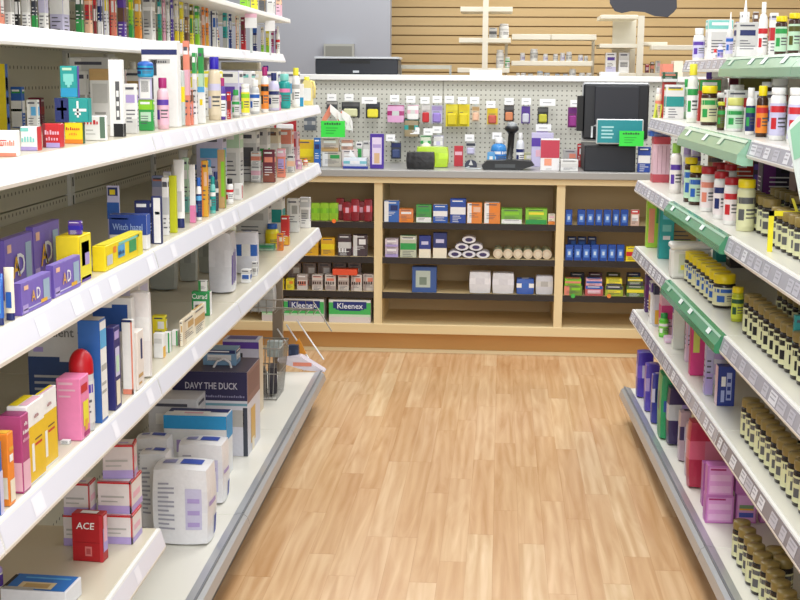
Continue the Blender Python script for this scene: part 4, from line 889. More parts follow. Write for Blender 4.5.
for i,(x0,x1,yb,yt,t_,l) in enumerate(((699,716,207,167,.025,'far front'),(710,726,200,163,.1,'far back'),(712,728,212,172,.025,'middle front'),(722,736,206,165,.11,'near back'),(722,739,220,178,.025,'near front'))):
    P('r4','w',x0,x1,yb,yt,'white/b5202a/f0e4e4/'+('salmon','red','navy','navy','red')[i],f'white bottle with red cap, {l} of five',t=t_)
P('r4','w',735,755,224,180,'parch/yellow/parch/dgrey','cream-labelled jar with wide yellow cap',t=.03)
for i,x in enumerate((724,738,752)): P('r4','c',x,x+13,186,142,'2a1f38/black/2f2440/purple',f'{("far","middle","near")[i]} tall black-purple bottle in the dark back row',t=.32)
P('r4','b',766,790,200,140,'4a3028/brown/4a3028','dark brown carton panel at the back',k=.3,t=.34,plain=True)
G='brown bottles with cream labels and bronze caps'
BR='brown bottle with bronze cap on the red-cap shelf, %s beyond the yellow frame'
bottle_row('r4',5,751,226,.058,.0235,.098,'dark/bronze/parch/dgrey','brown bottle in the front file behind the yellow frame, %s nearest the yellow-capped jar','w',group=G)
bottle_row('r4',5,759,222,.058,.0235,.098,'dark/bronze/parch/dgrey','brown bottle in the second file behind the yellow frame, %s nearest the yellow-capped jar','w',t_off=.05,group=G)
# ================================================================== SHELF 3 (yellow caps)
def tub(sfn,x0,x1,yb,yt,label,t):
    sf=SF[sfn]; c,w_,dd,h,th,cs=solve(sf,x0,x1,yb,yt,.55,0,t); cc,_=settle(sf,cs,sf.z,sf.z+h,c,label)
    root=empty('wipes_tub',(cc.x,cc.y,sf.z+.001),0,label=uniq(label),cat='tub'); m=mat('e6e6e0',.3,kind='bottle')
    MB().box((-w_/2*.95,-dd/2*.95,0),(w_/2*.95,dd/2*.95,h*.82),m,.008).build('body',root)
    MB().box((-w_/2,-dd/2,h*.82),(w_/2,dd/2,h),mat('f0f0ec',.3,kind='cap'),.006).build('lid',root)
    b=MB(); b.rect((-w_*.3,-dd/2*.95-.0009,h*.15),(w_*.5,0,0),(0,0,h*.55),mat('d5dcc8')); b.rect((-w_*.25,-dd/2*.95-.0014,h*.25),(w_*.2,0,0),(0,0,h*.14),mat('lemon')); b.build('paper_label',root)
tub('r3',659,704,279,244,'wide white lidded tub on the middle right shelf',None)
P('r3','b',641,657,250,196,'a8d83c/lime/lemon','lime green carton at the far end',k=.9,t=.03,plain=True,dec=(('F',.1,.1,.5,.8,'ea9a7a'),('L',.1,.1,.9,.9,'b8dc5c'),('F',.6,.5,.95,.9,'green')))
P('r3','b',657,673,258,204,'2aa8a6/teal/aqua','teal pack with pale emblem beside the lime carton',k=.8,t=.03,plain=True,dec=(('F',.2,.5,.8,.62,'aqua'),('F',.25,.35,.75,.42,'white'),('L',.0,.0,1,1,'3a8f8c'),('F',.2,.72,.75,.96,'6cc8e0')))
P('r3','b',672,682,252,214,'8ac83c/tan/lime','green and tan carton right of the teal pack',k=.7,t=.12)
P('r3','b',682,691,245,214,'1f9a94/teal/teal','teal carton, first behind the white tub',k=.6,t=.22,plain=True)
P('r3','b',698,706,240,216,'1f9a94/teal/teal','teal carton, second behind the white tub',k=.6,t=.26,plain=True)
P('r3','b',690,698,243,214,'d5d8d4/white/lgrey','pale carton between two teal cartons',k=.6,t=.24,plain=True)
bottle_row('r3',9,690,277,.0735,.033,.1,'dark/yellow/e8e4b8/blue','big dark bottle with yellow cap on the middle right shelf, %s from the white tub','w',group='yellow-capped bottles')
P('r3','w',730,743,322,288,'b8c030/yellow/d4dc40/dgreen','small yellow-green jar with flat yellow cap')
P('r3','b',790,806,376,316,'2a9c9c/slate/teal','dark carton with teal top at the right edge',k=.5)
bottle_row('r3',12,751,334,.058,.0235,.108,'dark/bronze/parch/black','brown bottle with bronze cap in the middle shelf front file, %s from the yellow-green jar','w',group=G)
bottle_row('r3',9,765,326,.0585,.0235,.108,'dark/bronze/parch/black','brown bottle with bronze cap in the middle shelf second file, %s from its far end','w',t_off=.051,group=G)
# ================================================================== SHELF 2
P('r2','b',643,655,328,271,'5a3a78/plum/navy','dark purple carton at the far end',k=1.2,t=.03)
P('r2','b',651,668,334,286,'d4d6dc/slate/gold','grey-white carton with a dark top panel',k=.8,t=.02,plain=True,dec=(('F',0,.78,1,1,'2c3450'),('L',0,.78,1,1,'2c3450'),('F',.1,.05,.5,.4,'gold'),('F',.5,.5,.8,.7,'lgrey'),('T',0,0,1,1,'2c3450')))
P('r2','c',658,668,344,314,'5fc83a/green/8ada5a/white','small bright green bottle',t=.015)
P('r2','b',671,684,350,302,'e6e8dc/a8d060/white','white carton with a lime top',k=.9,t=.03,plain=True,dec=(('F',0,.85,1,1,'b5d85c'),('L',.3,.2,.8,.7,'lilac'),('L',.2,.75,.9,.95,'purple')))
P('r2','b',672,684,320,285,'7a2030/wine/red','dark red carton behind the lime-topped one',k=.8,t=.16)
P('r2','b',684,697,360,306,'e9c6dc/hot/lav','pink and lilac patterned carton',k=.9,t=.04)
P('r2','b',688,704,374,318,'d83a80/hot/lime','hot pink carton with a lime window',k=.9,t=.02,plain=True,dec=(('F',.15,.4,.6,.85,'cfd860'),('F',.0,.8,1,1,'pink'),('L',.1,.1,.8,.9,'c9306c')))
P('r2','b',703,713,385,322,'b8b4d8/lilac/lav','lilac-grey tall carton',k=1.4,t=.02)
P('r2','p',662,688,356,344,'eac8e0/f0dcec/eac8e0','flat pink plastic packet lying flat near the rail',k=.7,t=.015,H=.02)
P('r2','c',712,727,372,330,'c4c4dc/lav/cfcfe4/lilac','frosted lavender cup bottle',t=.07)
P('r2','b',714,734,406,367,'26388c/blue/navy','royal blue carton with upright white lettering',k=.9,plain=True,dec=(('F',.2,.5,.45,.75,'white'),('F',.5,.15,.8,.85,'aab4e0'),('F',.55,.2,.75,.3,'26388c',.0009),('F',.55,.4,.75,.5,'26388c',.0009),('F',.55,.6,.75,.7,'26388c',.0009),('L',0,0,1,1,'e8c8d8'),('F',.2,.1,.4,.4,'aab4e0')))
bottle_row('r2',22,749,437,.0555,.0235,.104,'dark/bronze/parch/dgrey','brown bottle with bronze cap on the lowest raised shelf, %s from the blue carton','w',group=G)
bottle_row('r2',3,806,470,.0555,.0235,.104,'dark/bronze/parch/dgrey','brown bottle with bronze cap behind the long front file, %s of its own short file','w',group=G)
# ================================================================== RIGHT BASE DECK
def dp(x0,x1,yb,yt,cols,l,k=1.1,dec=(),**kw): P('rk','p',x0,x1,yb,yt,cols,l,k=k,name='soft_pack',dec=dec,**kw)
dp(652,684,440,374,'1f9a5c/1f9a5c/navy','green pack with a yellow flower and blue label',dec=(('F',.25,.66,.5,.8,'lemon'),('F',.1,.42,.8,.6,'24509a')))
dp(627,645,398,352,'4a35b0/6a50c8/lav','purple shiny pack at the far end of the base deck')
dp(640,656,412,364,'5a48b8/lilac/5a48b8','purple pack with pale side, second on the base deck')
dp(648,660,424,374,'3a3a9a/lav/navy','dark blue pack behind the green ones')
dp(676,694,462,412,'b8a0b0/3a2a5a/lav','mottled violet and white pack beside the dark violet one')
dp(690,706,452,398,'3a3050/lav/6a50a8','dark violet pack with white print behind')
dp(688,712,470,412,'d8d0a0/lemon/dgreen','cream and yellow pack beside the red one',dec=(('T',.1,.2,.9,.4,'dgreen'),))
dp(683,700,478,424,'b49ab0/3a3050/lav','dusty mauve pack with dark violet middle beside the rail')
dp(706,722,448,405,'8a80b0/white/navy','lavender pack standing at the back of the base deck',t=.12)
dp(699,722,486,438,'b83048/d05068/b83048','red shiny pack behind the pink boxes',t=.06)
dp(712,726,470,424,'cfc89a/olive/cream','cream pack with olive top at the back of the base deck',t=.16)
pk=(('F',.06,.06,.94,.94,'dc9ad4'),('F',.1,.12,.9,.34,'e6b4de',.0009),('F',.1,.5,.9,.7,'e6b4de',.0009),('F',.1,.84,.7,.9,'magenta',.0009),('L',.05,.1,.95,.9,'c070b8'))
rb=(('F',.06,.06,.94,.94,'dca0d6'),('F',.15,.5,.85,.62,'7a9a70',.0009),('F',.15,.44,.85,.5,'gold',.0009),('F',.15,.2,.85,.36,'4a5ab8',.0009))
L1='mauve box under another at the rail side of the base deck'
P('rk','b',702,733,523,496,'c878c0/mauve/pink',L1,k=.6,plain=True,dec=pk,name='mauve_box')
P('rk','b',704,733,496,466,'c878c0/mauve/pink','mauve box on top at the rail side of the base deck',k=.6,plain=True,dec=pk,name='mauve_box',on=L1)
L2='mauve box with a rainbow label, left one on the base deck'
P('rk','b',733,756,523,494,'c878c0/mauve/pink',L2,k=.6,plain=True,dec=rb,name='mauve_box')
P('rk','b',733,755,494,464,'b86ab0/mauve/pink','taller mauve box behind and above the left rainbow one',k=.6,plain=True,on=L2,name='mauve_box')
P('rk','b',757,780,523,494,'c878c0/mauve/pink','mauve box with a rainbow label, right one on the base deck',k=.6,plain=True,dec=rb,name='mauve_box')
L3='mauve box behind the rail-side pair of the base deck'
P('rk','b',700,724,500,464,'b060a8/mauve/pink',L3,k=.6,plain=True,t=.02,name='mauve_box')
bottle_row('rk',10,741,558,.06,.0235,.104,'dark/bronze/parch/dgrey','brown bottle with bronze cap on the right base deck, %s from the mauve boxes','w',group=G,jit=.004)
bottle_row('rk',2,763,588,.062,.025,.108,'dark/bronze/parch/dgrey','taller bronze-capped brown bottle in the inner file on the right base deck, %s','w',group=G,start=0)
# slanted aisle sign at the near end
Yq=2.62; O_=hit_y(793,180,Yq)
g=empty('shelf_flag_sign',tuple(O_),0,label='green and white shelf flag sign jutting from the near right shelves',cat='sign')
def pl(px,py): v=hit_y(px,py,Yq); return (v.x-O_.x,v.z-O_.z)
b=MB(); b.prism([pl(787,132),pl(791,124),pl(818,98),pl(818,250),pl(800,200)],0,.003,mat('c6d0ca',.35,kind='plastic')); b.build('board',g)
b=MB(); b.prism([pl(790,130),pl(818,104),pl(818,150),pl(794,160)],-.0015,-.0002,mat('7fb393',.3,kind='plastic')); b.build('green_panel',g)
# yellow frame divider on shelf 4
p=RF.P(2.16,.03,1.0)
g=empty('yellow_divider',(p.x,p.y,1.0),0,label='bright yellow frame divider standing among brown bottles on the right',cat='divider'); Y=mat('e8dc20',.35,kind='plastic')
MB().box((-.006,-.002,0),(.006,.002,.098),Y).build('post',g); MB().box((-.006,-.002,.086),(.085,.002,.098),Y).build('top_bar',g); MB().box((.079,-.002,0),(.085,.002,.086),Y).build('post',g)
b=MB(); b.prism([(.055,.098),(.062,.098),(.05,.128),(.044,.128)],-.001,.001,Y); b.build('tab',g)
sfx=SF['r4']
bottle_row('r4',6,779,246,.058,.0235,.096,'dark/bronze/parch/dgrey','brown bottle in front of the yellow frame, %s nearest the frame','w',group=G)
bottle_row('r4',5,790,243,.058,.0235,.096,'dark/bronze/parch/dgrey','brown bottle in the inner file before the yellow frame, %s nearest the frame','w',t_off=.05,group=G)
# further stock standing by its place along the shelf
def stand(sfn,s,t,w_,d,h,cols,label,kind='p',cat=None,dec=(),plain=False,rot=0):
    sf=SF[sfn]; P_=sf.fr.P(s,t,sf.z); th=math.radians(rot)
    cs=[Vector((sx*w_/2*math.cos(th)-sy*d/2*math.sin(th),sx*w_/2*math.sin(th)+sy*d/2*math.cos(th))) for sx,sy in ((-1,-1),(1,-1),(1,1),(-1,1))]
    n0=len(BAD); cc,dr=settle(sf,cs,sf.z,sf.z+h,P_,label)
    if len(BAD)>n0: BAD.pop(); sf.pl.pop(); return
    h=clamp(sf,cs,cc,sf.z,h); side='R' if sf.side>=0 else 'L'
    b=softmesh(w_,d,h,cols,hash_(label),dec,(),side) if kind=='p' else packmesh(w_,d,h,cols,hash_(label),dec,(),side,plain)
    o=b.build('soft_pack' if kind=='p' else 'product_carton',None,(cc.x,cc.y,sf.z+.0005),th); tag(o,full(label,sf),cat or ('pack' if kind=='p' else 'box'))
for s,t,w_,d,h,c,l in (
 (.22,.2,.16,.09,.24,'4436a8/lav/4436a8','second-row purple pack at the far end'),(.36,.2,.17,.09,.24,'5a48b8/white/5a48b8','second-row violet pack with white band'),
 (.5,.21,.17,.09,.24,'1f9a5c/lemon/navy','second-row green pack with lemon band'),(.62,.2,.17,.08,.22,'2a8a50/green/white','second-row dark green pack'),
 (.82,.1,.16,.07,.21,'3a2c58/silver/lilac','dark plum pack with silver band in the middle'),(.92,.11,.16,.07,.2,'8a6aa0/white/dgrey','violet-grey pack with white band'),
 (1.02,.1,.16,.07,.21,'c9b48a/dgreen/lemon','straw pack with dark green band'),(1.12,.1,.17,.07,.22,'b02c48/d0607a/c87890','deep red pack with a dusty pink band'),
 (1.2,.12,.17,.07,.2,'b8284a/rose/b8284a','crimson pack with rose band before the mauve boxes')):
    stand('rk',s,t,w_,d,h,c,l)
for s,t,w_,d,h,c,l in (
 (.1,.16,.09,.07,.16,'navy/plum/white','back row navy carton'),(.22,.17,.1,.06,.17,'6a2a4a/wine/rose','back row wine carton'),(.33,.17,.09,.07,.18,'mint/green/white','back row mint carton'),
 (.44,.16,.1,.07,.17,'lilac/purple/white','back row lilac carton'),(.56,.17,.1,.07,.18,'e8c0d8/hot/white','back row pale pink carton'),(.68,.17,.1,.07,.18,'hot/magenta/white','back row magenta carton'),
 (.8,.17,.1,.07,.17,'white/lilac/navy','back row white and lilac carton'),(.6,.045,.06,.06,.17,'rose/hot/white','rose carton in the front row'),(.3,.05,.06,.06,.16,'white/purple/gold','white and purple carton in the front row')):
    stand('r2',s,t,w_,d,h,c,l,'b')
for s,t,w_,d,h,c,l in (
 (.25,.14,.1,.08,.2,'tan/lime/brown','second-row tan and lime carton'),(.4,.3,.12,.08,.19,'1f9a94/teal/white','back row teal carton'),(.55,.32,.12,.08,.18,'2a2420/dgrey/olive','back row black carton')):
    stand('r3',s,t,w_,d,h,c,l,'b')
for s,t,w_,d,h,c,l in (
 (.55,.3,.12,.08,.2,'c0392c/orange/red','back row orange-red carton'),(.95,.34,.14,.08,.19,'2f2440/plum/black','back row black-plum carton'),(1.3,.36,.14,.1,.19,'4a3028/brown/choc','back row brown carton, near')):
    stand('r4',s,t,w_,d,h,c,l,'b')
for s,t,w_,d,h,c,l in (
 (.15,.11,.07,.06,.13,'white/teal/lemon','second-row white and teal carton'),(.35,.2,.08,.06,.16,'b8322a/green/white','second-row red and green carton'),(1.05,.16,.07,.06,.12,'white/lgrey/red','second-row white carton, middle'),
 (1.45,.16,.08,.06,.12,'lav/white/blue','second-row lavender carton, near')):
    stand('r5',s,t,w_,d,h,c,l,'b')
for s,t,w_,d,h,c,l in (
 (.5,.12,.09,.06,.14,'white/aqua/lgrey','second-row white carton, far'),(.9,.16,.07,.06,.11,'lgrey/white/navy','second-row pale carton, middle')):
    stand('r6',s,t,w_,d,h,c,l,'b')
for s,t,w_,d,h,c,l in (
 (.15,.1,.09,.07,.17,'white/sky/lgrey','second-row white and sky carton'),(.4,.12,.09,.07,.16,'lgrey/white/lav','second-row pale grey carton'),(.62,.1,.09,.07,.15,'white/rose/lilac','second-row white and rose carton'),
 (.85,.13,.1,.07,.17,'cream/tan/white','second-row cream carton'),(1.08,.12,.09,.07,.16,'white/lgrey/aqua','second-row white and aqua carton'),(1.3,.12,.09,.07,.17,'lav/white/purple','second-row lavender carton'),
 (1.55,.14,.1,.07,.16,'white/lemon/lgrey','second-row white and lemon carton'),(2.0,.2,.1,.07,.17,'white/cream/tan','second-row white carton near the joint'),(2.3,.24,.1,.07,.16,'lgrey/white/lgrey','second-row grey carton by the tan-topped one')):
    stand('B',s,t,w_,d,h,c,l,'b')
for s,t,w_,d,h,c,l in (
 (.1,.1,.07,.06,.13,'rose/white/red','second-row rose carton at the far end'),(.3,.1,.08,.06,.15,'white/salmon/lgrey','second-row white and salmon carton'),(.5,.12,.08,.06,.16,'beige/white/brown','second-row beige carton'),
 (.75,.12,.08,.06,.17,'white/lgrey/green','second-row white and green carton'),(1.0,.12,.08,.06,.17,'lgrey/white/dgrey','second-row grey carton, middle'),(1.25,.13,.09,.06,.18,'white/mint/lgrey','second-row white and mint carton'),
 (1.5,.13,.08,.06,.18,'lav/white/sky','second-row lavender carton, middle')):
    stand('C',s,t,w_,d,h,c,l,'b')
for s,t,w_,d,h,c,l in (
 (.35,.14,.1,.07,.17,'white/teal/lgrey','second-row white and teal carton'),(.62,.16,.12,.07,.16,'lgrey/white/grey','second-row pale grey carton'),(2.45,.16,.13,.09,.19,'e8e6e4/white/lav','tall whitish carton behind the cream oval one')):
    stand('D',s,t,w_,d,h,c,l,'b')
for s,t,w_,d,h,c,l in ((1.3,.3,.16,.12,.22,'d8d8dc/lgrey/white','pale carton at the back of the deck'),):
    stand('K',s,t,w_,d,h,c,l,'b')
# ================================================================== COUNTER CUBBIES
PX={}
def cub(x0,x1,z,name,cols,label,h,cat='box',kind='b',k=.6,t=.03,dec=(),txt=(),group=None,plain=False,lay=None,n=1,zo=0):
    pass
class CS: pass
for i,(a,c) in enumerate(zip(posts[:-1],posts[1:])):
    for j,z in enumerate([*zs,.155]): SF[f'k{i}{j}']=Surf(CF,z,.016 if j<3 else .01,.43,a+.024,c-.024,0,('in the second bay','in the left bay','in the middle bay','in the right bay')[i]+' of the counter')
BAY={0:0,1:1,2:2,3:3}
def Q(bay,row,kind,x0,x1,yb,yt,cols,label,**k): return put(f'k{bay}{row}',kind,x0,x1,yb,yt,cols,label,**k)
# bay 0 is left of the leftmost visible post, bay 1 middle, bay 2 right  (posts at -.613,.301)
# left bay, top row
Q(0,0,'p',250,262,217,206,'orange/purple/orange','orange and purple sweet bag',t=.02)
Q(0,0,'p',263,272,217,203,'8a6ab0/white/purple','lilac bag beside the orange one',t=.03)
Q(0,0,'p',272,280,217,203,'9a8ac0/orange/white','mauve bag by the shelf end',t=.03)
for i,x in enumerate((313,322,331)): Q(0,0,'p',x-2,x+8,217,203,'9ac832/7ab82a/lime',f'{("left","middle","right")[i]} lime green sweet bag of three',t=.03,k=.8)
for i,x in enumerate((336,343,350,357,364)): Q(0,0,'p',x,x+9,217,199+(i%2)*3,'8a1c26/c03038/rose',f'{ORD[i]} dark red sweet bag from the left in the top row',t=.03+.0*i,k=.8)
# second row
Q(0,1,'b',303,320,252,237,'e2ac20/gold/yellow','golden yellow box, left of two',k=.8,t=.03); Q(0,1,'b',321,336,252,238,'e2ac20/yellow/gold','golden yellow box, right of two',k=.8,t=.03)
Q(0,1,'b',338,352,250,235,'4a3a40/lgrey/dgrey','dark carton with pale wording, left of two',k=.6,t=.03,txt=(('F','~box',.4,.25,.3,'white'),)); Q(0,1,'b',353,368,250,235,'4a3a40/lgrey/white','dark carton with pale wording, right of two',k=.6,t=.03)
Q(0,1,'b',352,364,254,248,'b83a3a/rose/red','small red box in front of the dark cartons',k=.8,t=.018)
# third row: long tissue-like packs
Q(0,2,'b',276,285,289,280,'yellow/lemon/white','small yellow box, left of two',k=1,t=.02); Q(0,2,'b',286,295,289,279,'lemon/yellow/orange','small lemon box beside the yellow one',k=1,t=.02)
for i,x in enumerate((297,312,325,338,351,363)):
    Q(0,2,'b',x,x+12,289,275,'d8cfc6/b8a8a0/salmon',f'pale carton {ORD[i]} from the left in the third row',k=1,t=.02,txt=(('F','~care',.5,.5,.4,'choc'),))
for i,x in enumerate((288,303,318,333,348)):
    Q(0,2,'b',x,x+14,280,263,'a89890/8a7a74/white',f'greyish carton {ORD[i]} from the left at the back of the third row',k=.6,t=.16)
p_='pale carton fifth from the left in the third row'
Q(0,2,'b',337,363,277,271,'e2502a/orange/red','orange-red flat box lying on the pale cartons',k=.5,on='pale carton fourth from the left in the third row',plain=True)
# Kleenex
KD=lambda:(('F',0,.0,1,.34,'dcd2d0'),('F',0,.34,1,.97,'45b85c'),('F',0,.88,1,1,'e8ece8',.0009),('F',.1,.62,.9,.92,'1f2f78',.0012),('F',.16,.56,.84,.64,'1f2f78',.0012),('F',.24,.52,.76,.57,'1f2f78',.0012),('F',0,.26,1,.36,'c8e0c4',.0009),('T',.05,.05,.95,.95,'e4e6e4'))
Q(0,3,'b',284,327,324,299,'e4e0de/green/white','left tissue box pack lettered Kleenex',k=.5,t=.012,plain=True,dec=KD(),txt=(('F','Kleenex',.5,.72,.34,'e8eef8',.62),),name='tissue_box')
Q(0,3,'b',329,373,325,300,'e4e0de/green/white','right tissue box pack lettered Kleenex',k=.5,t=.012,plain=True,dec=KD(),txt=(('F','Kleenex',.5,.72,.34,'e8eef8',.62),),name='tissue_box')
Q(0,3,'b',262,282,324,298,'e4e0de/green/white','tissue box pack partly hidden by the wire rack',k=.5,t=.012,plain=True,dec=KD(),name='tissue_box')
# middle bay top row
for x0,x1,yt,cols,l in ((382,398,197,'3a6ab8/white/navy','blue box with open white lid panel'),(399,414,205,'e08a50/orange/white','orange box beside the lidded blue one'),(416,432,201,'4a9a4a/white/green','green box with white lid panel'),
   (433,448,201,'2a5ab0/white/blue','blue box with low white lid panel'),(450,466,199,'2a4aa0/white/blue','taller navy blue box with white rim'),(467,482,203,'ea8a3a/white/peach','orange and white box, left of two alike'),(484,500,203,'ea8a3a/white/orange','orange and white box, right of two alike'),
   (501,522,209,'7ab83a/white/lime','low green and white box'),(525,547,209,'8ac83a/green/lemon','low lime green box'),(548,555,214,'cream/orange/rose','small cream box by the post')):
    h0=H=None
    Q(1,0,'b',x0,x1,220,yt+ (4 if 'lid' in l else 0),cols,l,k=.7,t=.018)
# middle bay second row
Q(1,1,'b',385,399,255,247,'cabcc8/lilac/white','lower of two mauve-grey flat boxes',k=.9,t=.018); Q(1,1,'b',385,399,247,239,'d6cad2/lilac/white','upper of two mauve-grey flat boxes',k=.9,on='lower of two mauve-grey flat boxes')
Q(1,1,'b',400,417,255,236,'c4c8b0/green/white','grey-green box with leaf colours',k=.6,t=.018)
Q(1,1,'b',419,431,255,236,'2c3a88/cream/lav','navy box with cream foot, left of two',k=.7,t=.018,plain=True,dec=(('F',0,0,1,.4,'cream'),('F',.2,.6,.8,.75,'lav'))); Q(1,1,'b',433,447,255,233,'24306c/cream/lav','navy box with cream foot, right of two',k=.7,t=.018,plain=True,dec=(('F',0,0,1,.4,'cream'),('F',.2,.6,.8,.75,'lav')))
# rolls pyramid and tubes lying with round ends forward
def roll(bay,row,x,yc_,rpx,L_,cols,label,t=.018,name='product_roll',zb=None,cat='roll',wd=1):
    sf=SF[f'k{bay}{row}']; P_=CF.hit_t(x,yc_,sf.t0+t); R=rpx*P_.y/FPX; cs=cols.split('/'); z=(sf.z if zb is None else zb)+R
    root=empty(name,(P_.x,P_.y,z-R+.001),0,label=uniq(label),cat=cat)
    def cyl(r,y0,y1,m,nm,cap=True):
        b=MB(); n=16; vs=[(wd*r*math.cos(2*PI*i/n),y0,R+r*math.sin(2*PI*i/n)) for i in range(n)]+[(wd*r*math.cos(2*PI*i/n),y1,R+r*math.sin(2*PI*i/n)) for i in range(n)]
        b.add(vs,[(i,(i+1)%n,n+(i+1)%n,n+i) for i in range(n)],m,True); b.add([vs[i] for i in range(n)],[tuple(range(n-1,-1,-1))],mat(cs[0])); b.add(vs[n:],[tuple(range(n))],mat(cs[0])); return b.build(nm,root)
    cyl(R*.995,0,L_,mat(cs[1],.4),'body'); 
    b=MB(); n=14; b.add([(wd*R*.55*math.cos(2*PI*i/n),-.0008,R+R*.55*math.sin(2*PI*i/n)) for i in range(n)],[tuple(range(n-1,-1,-1))],mat(cs[2])); b.build('end_disc',root)
    return P_,R
rows=[]
pz=None
Rr=None;R=0
for lv,(xs,l) in enumerate((((455,469,483,462+35-1),'bottom'),((462,476),'middle'),((469,),'top'))):
    xs=xs[:3] if lv==0 else xs
    for i,x in enumerate(xs):
        P_,R=roll(1,1,x,250-lv*6,3.6,.1,'e6e4e8/d8d4dc/3c3060',f'white roll with dark core, {l} layer, {ORD[i]} from left',zb=SF['k11'].z+lv*2*R+lv*.0012 if lv else None,wd=1.9)
for i,x in enumerate((498,508,518,528,538,547)): roll(1,1,x,252,4.9,.16,'d8c4a8/b8c0a0/e6d8c0',f'{ORD[i]} lying tube with tan end from the left in the middle bay')
# middle bay third row
Q(1,2,'b',412,437,290,267,'3a5a98/lgrey/green','blue-framed photo box standing alone',k=.5,t=.02,plain=True,dec=(('F',.15,.2,.75,.85,'b8c4b8'),('F',.3,.3,.6,.6,'7a8a7a',.0009)))
Q(1,2,'p',469,491,291,272,'dedee2/ececf0/d8d8de','plain white soft pack, left of two',t=.018); Q(1,2,'p',492,514,291,273,'dcdce0/e6e6ec/d8d8de','plain white soft pack, right of two',t=.018)
Q(1,2,'p',516,534,292,279,'3a62b8/white/blue','blue and white soft pack',t=.018); Q(1,2,'p',535,553,291,276,'cfd0d6/lgrey/grey','grey-white soft pack by the post',t=.018)
# right bay
BX=[(565,572),(577,585),(586,594),(595,602),(603,611),(612,619),(620,628)]
BXD=(('F',.2,.2,.8,.72,'5a8ad8'),('F',.35,.35,.65,.58,'cfe0f4',.0009))
for i,(a,c) in enumerate(BX):
    Q(2,0,'b',a,c,224,210,'1a4aa4/blue/sky',f'small blue box {ORD[i]} from the left in the top row',k=.7,t=.018,plain=True,dec=BXD,name='blue_box')
Q(2,0,'b',630,639,224,210,'d8b8a8/red/white','red and cream box right of the small blue ones',k=.7,t=.018)
for i,a in enumerate((565,573.5,582,590.5,599,607.5,616)):
    Q(2,1,'b',a,a+8,259,245,'1a4aa4/blue/sky',f'small blue box {ORD[i]} from the left in the second row',k=.7,t=.018,plain=True,dec=BXD,name='blue_box')
for i,a in enumerate((567,577,587)): Q(2,1,'b',a,a+9,254,237,'1c3470/navy/blue',f'navy box {ORD[i]} from the left behind the second row',k=.6,t=.14)
Q(2,1,'b',625,636,259,247,'yellow/red/lemon','yellow box with red print at the end of the second row',k=.8,t=.018); Q(2,1,'b',637,647,260,249,'lemon/yellow/red','lemon box beside the yellow one with red print',k=.8,t=.018)
for i,(a,cols) in enumerate(((563,'7a9a3a/salmon/lime'),(584,'c05a5a/blue/rose'),(604,'a8b83a/slate/lemon'),(625,'5a7a3a/lemon/slate'))):
    l=f'flat multicoloured packet pile {ORD[i]} from the left, bottom packet'
    Q(2,2,'b',a,a+19,293,286,cols,l,k=.8,t=.018,name='flat_packet')
    Q(2,2,'b',a+1,a+18,286,279,'/'.join(reversed(cols.split('/'))),f'flat multicoloured packet pile {ORD[i]} from the left, top packet',k=.8,on=l,name='flat_packet')
for i,a in enumerate((570,588,606,626)): Q(2,2,'b',a,a+14,286,273,('slate/dgreen/navy','5a3040/wine/dgrey','dgreen/olive/dgrey','navy/slate/teal')[i],f'dark carton {ORD[i]} from the left at the back of the third row',k=.4,t=.2)
# small round stickers on shelf edges
def dot(x,y,c,label):
    p=CF.hit_t(x,y,-.001); b=MB(); n=12; r=.011
    b.add([(r*math.cos(2*PI*i/n),-.001,r*math.sin(2*PI*i/n)) for i in range(n)]+[(r*math.cos(2*PI*i/n),0,r*math.sin(2*PI*i/n)) for i in range(n)],[tuple(range(n-1,-1,-1))]+[(i,(i+1)%n,n+(i+1)%n,n+i) for i in range(n)],mat(c,.5)); tag(b.build('round_sticker',None,tuple(p)),uniq(label),'sticker')
dot(334,221,'ff7a2a','orange round sticker on the left bay top shelf edge'); dot(609,296,'e88a3a','orange round sticker on the right bay low shelf edge'); dot(573,296,'4ab84a','green round sticker on the right bay low shelf edge')
# ================================================================== ON THE COUNTER
def T(kind,x0,x1,yb,yt,cols,label,**k): return put('ct',kind,x0,x1,yb,yt,cols,label,**k)
T('b',291,315,168,140,'e2b820/yellow/gold','yellow packet box near the end of the left shelving on the counter',k=.3,t=.2)
T('b',281,290,168,139,'3a8ad0/sky/white','light blue box left of the yellow packet box',k=.5,t=.22)
T('b',314,321,170,138,'2a6ab0/blue/navy','blue slim box right of the yellow packet box',k=.5,t=.1)
for i,(x0,x1,yb,yt,c,on) in enumerate(((322,343,168,152,'c8c0b0/white/green',None),(340,356,166,150,'e0d4d0/rose/white',None),(321,340,152,138,'d0c0b4/tan/white',0),(338,350,150,140,'c49a86/white/salmon',1))):
    l=('open white card holder at left, lower','white and rose card holder beside it','tan card holder stacked at left','brown card holder stacked at right')[i]+' by the green sign'
    T('b',x0,x1,yb,yt,c,l,k=.6,t=.16,**({'on':('open white card holder at left, lower','white and rose card holder beside it')[on]+' by the green sign'} if on is not None else {}))
T('p',343,368,168,158,'dfe6ee/7ac0c8/white','white and aqua bagged wipes lying flat',k=.5,t=.06); T('b',343,368,168,165,'2c3a98/blue/navy','thin blue tray before the wipes',k=.1,t=.03,H=.012,plain=True)
T('b',370,384,167,134,'4a2c9c/white/purple','upright purple carton with a white picture',k=.3,t=.06,plain=True,dec=(('F',.15,.12,.85,.9,'e2d4ee'),('F',.3,.15,.7,.45,'d8b48a',.0009),('F',.2,.6,.8,.7,'lilac',.0009)))
T('b',356,363,160,142,'lgrey/white/green','small pale carton behind the wipes',k=.6,t=.3); T('b',362,369,160,141,'lgrey/white/grey','narrow white carton behind the wipes',k=.6,t=.3)
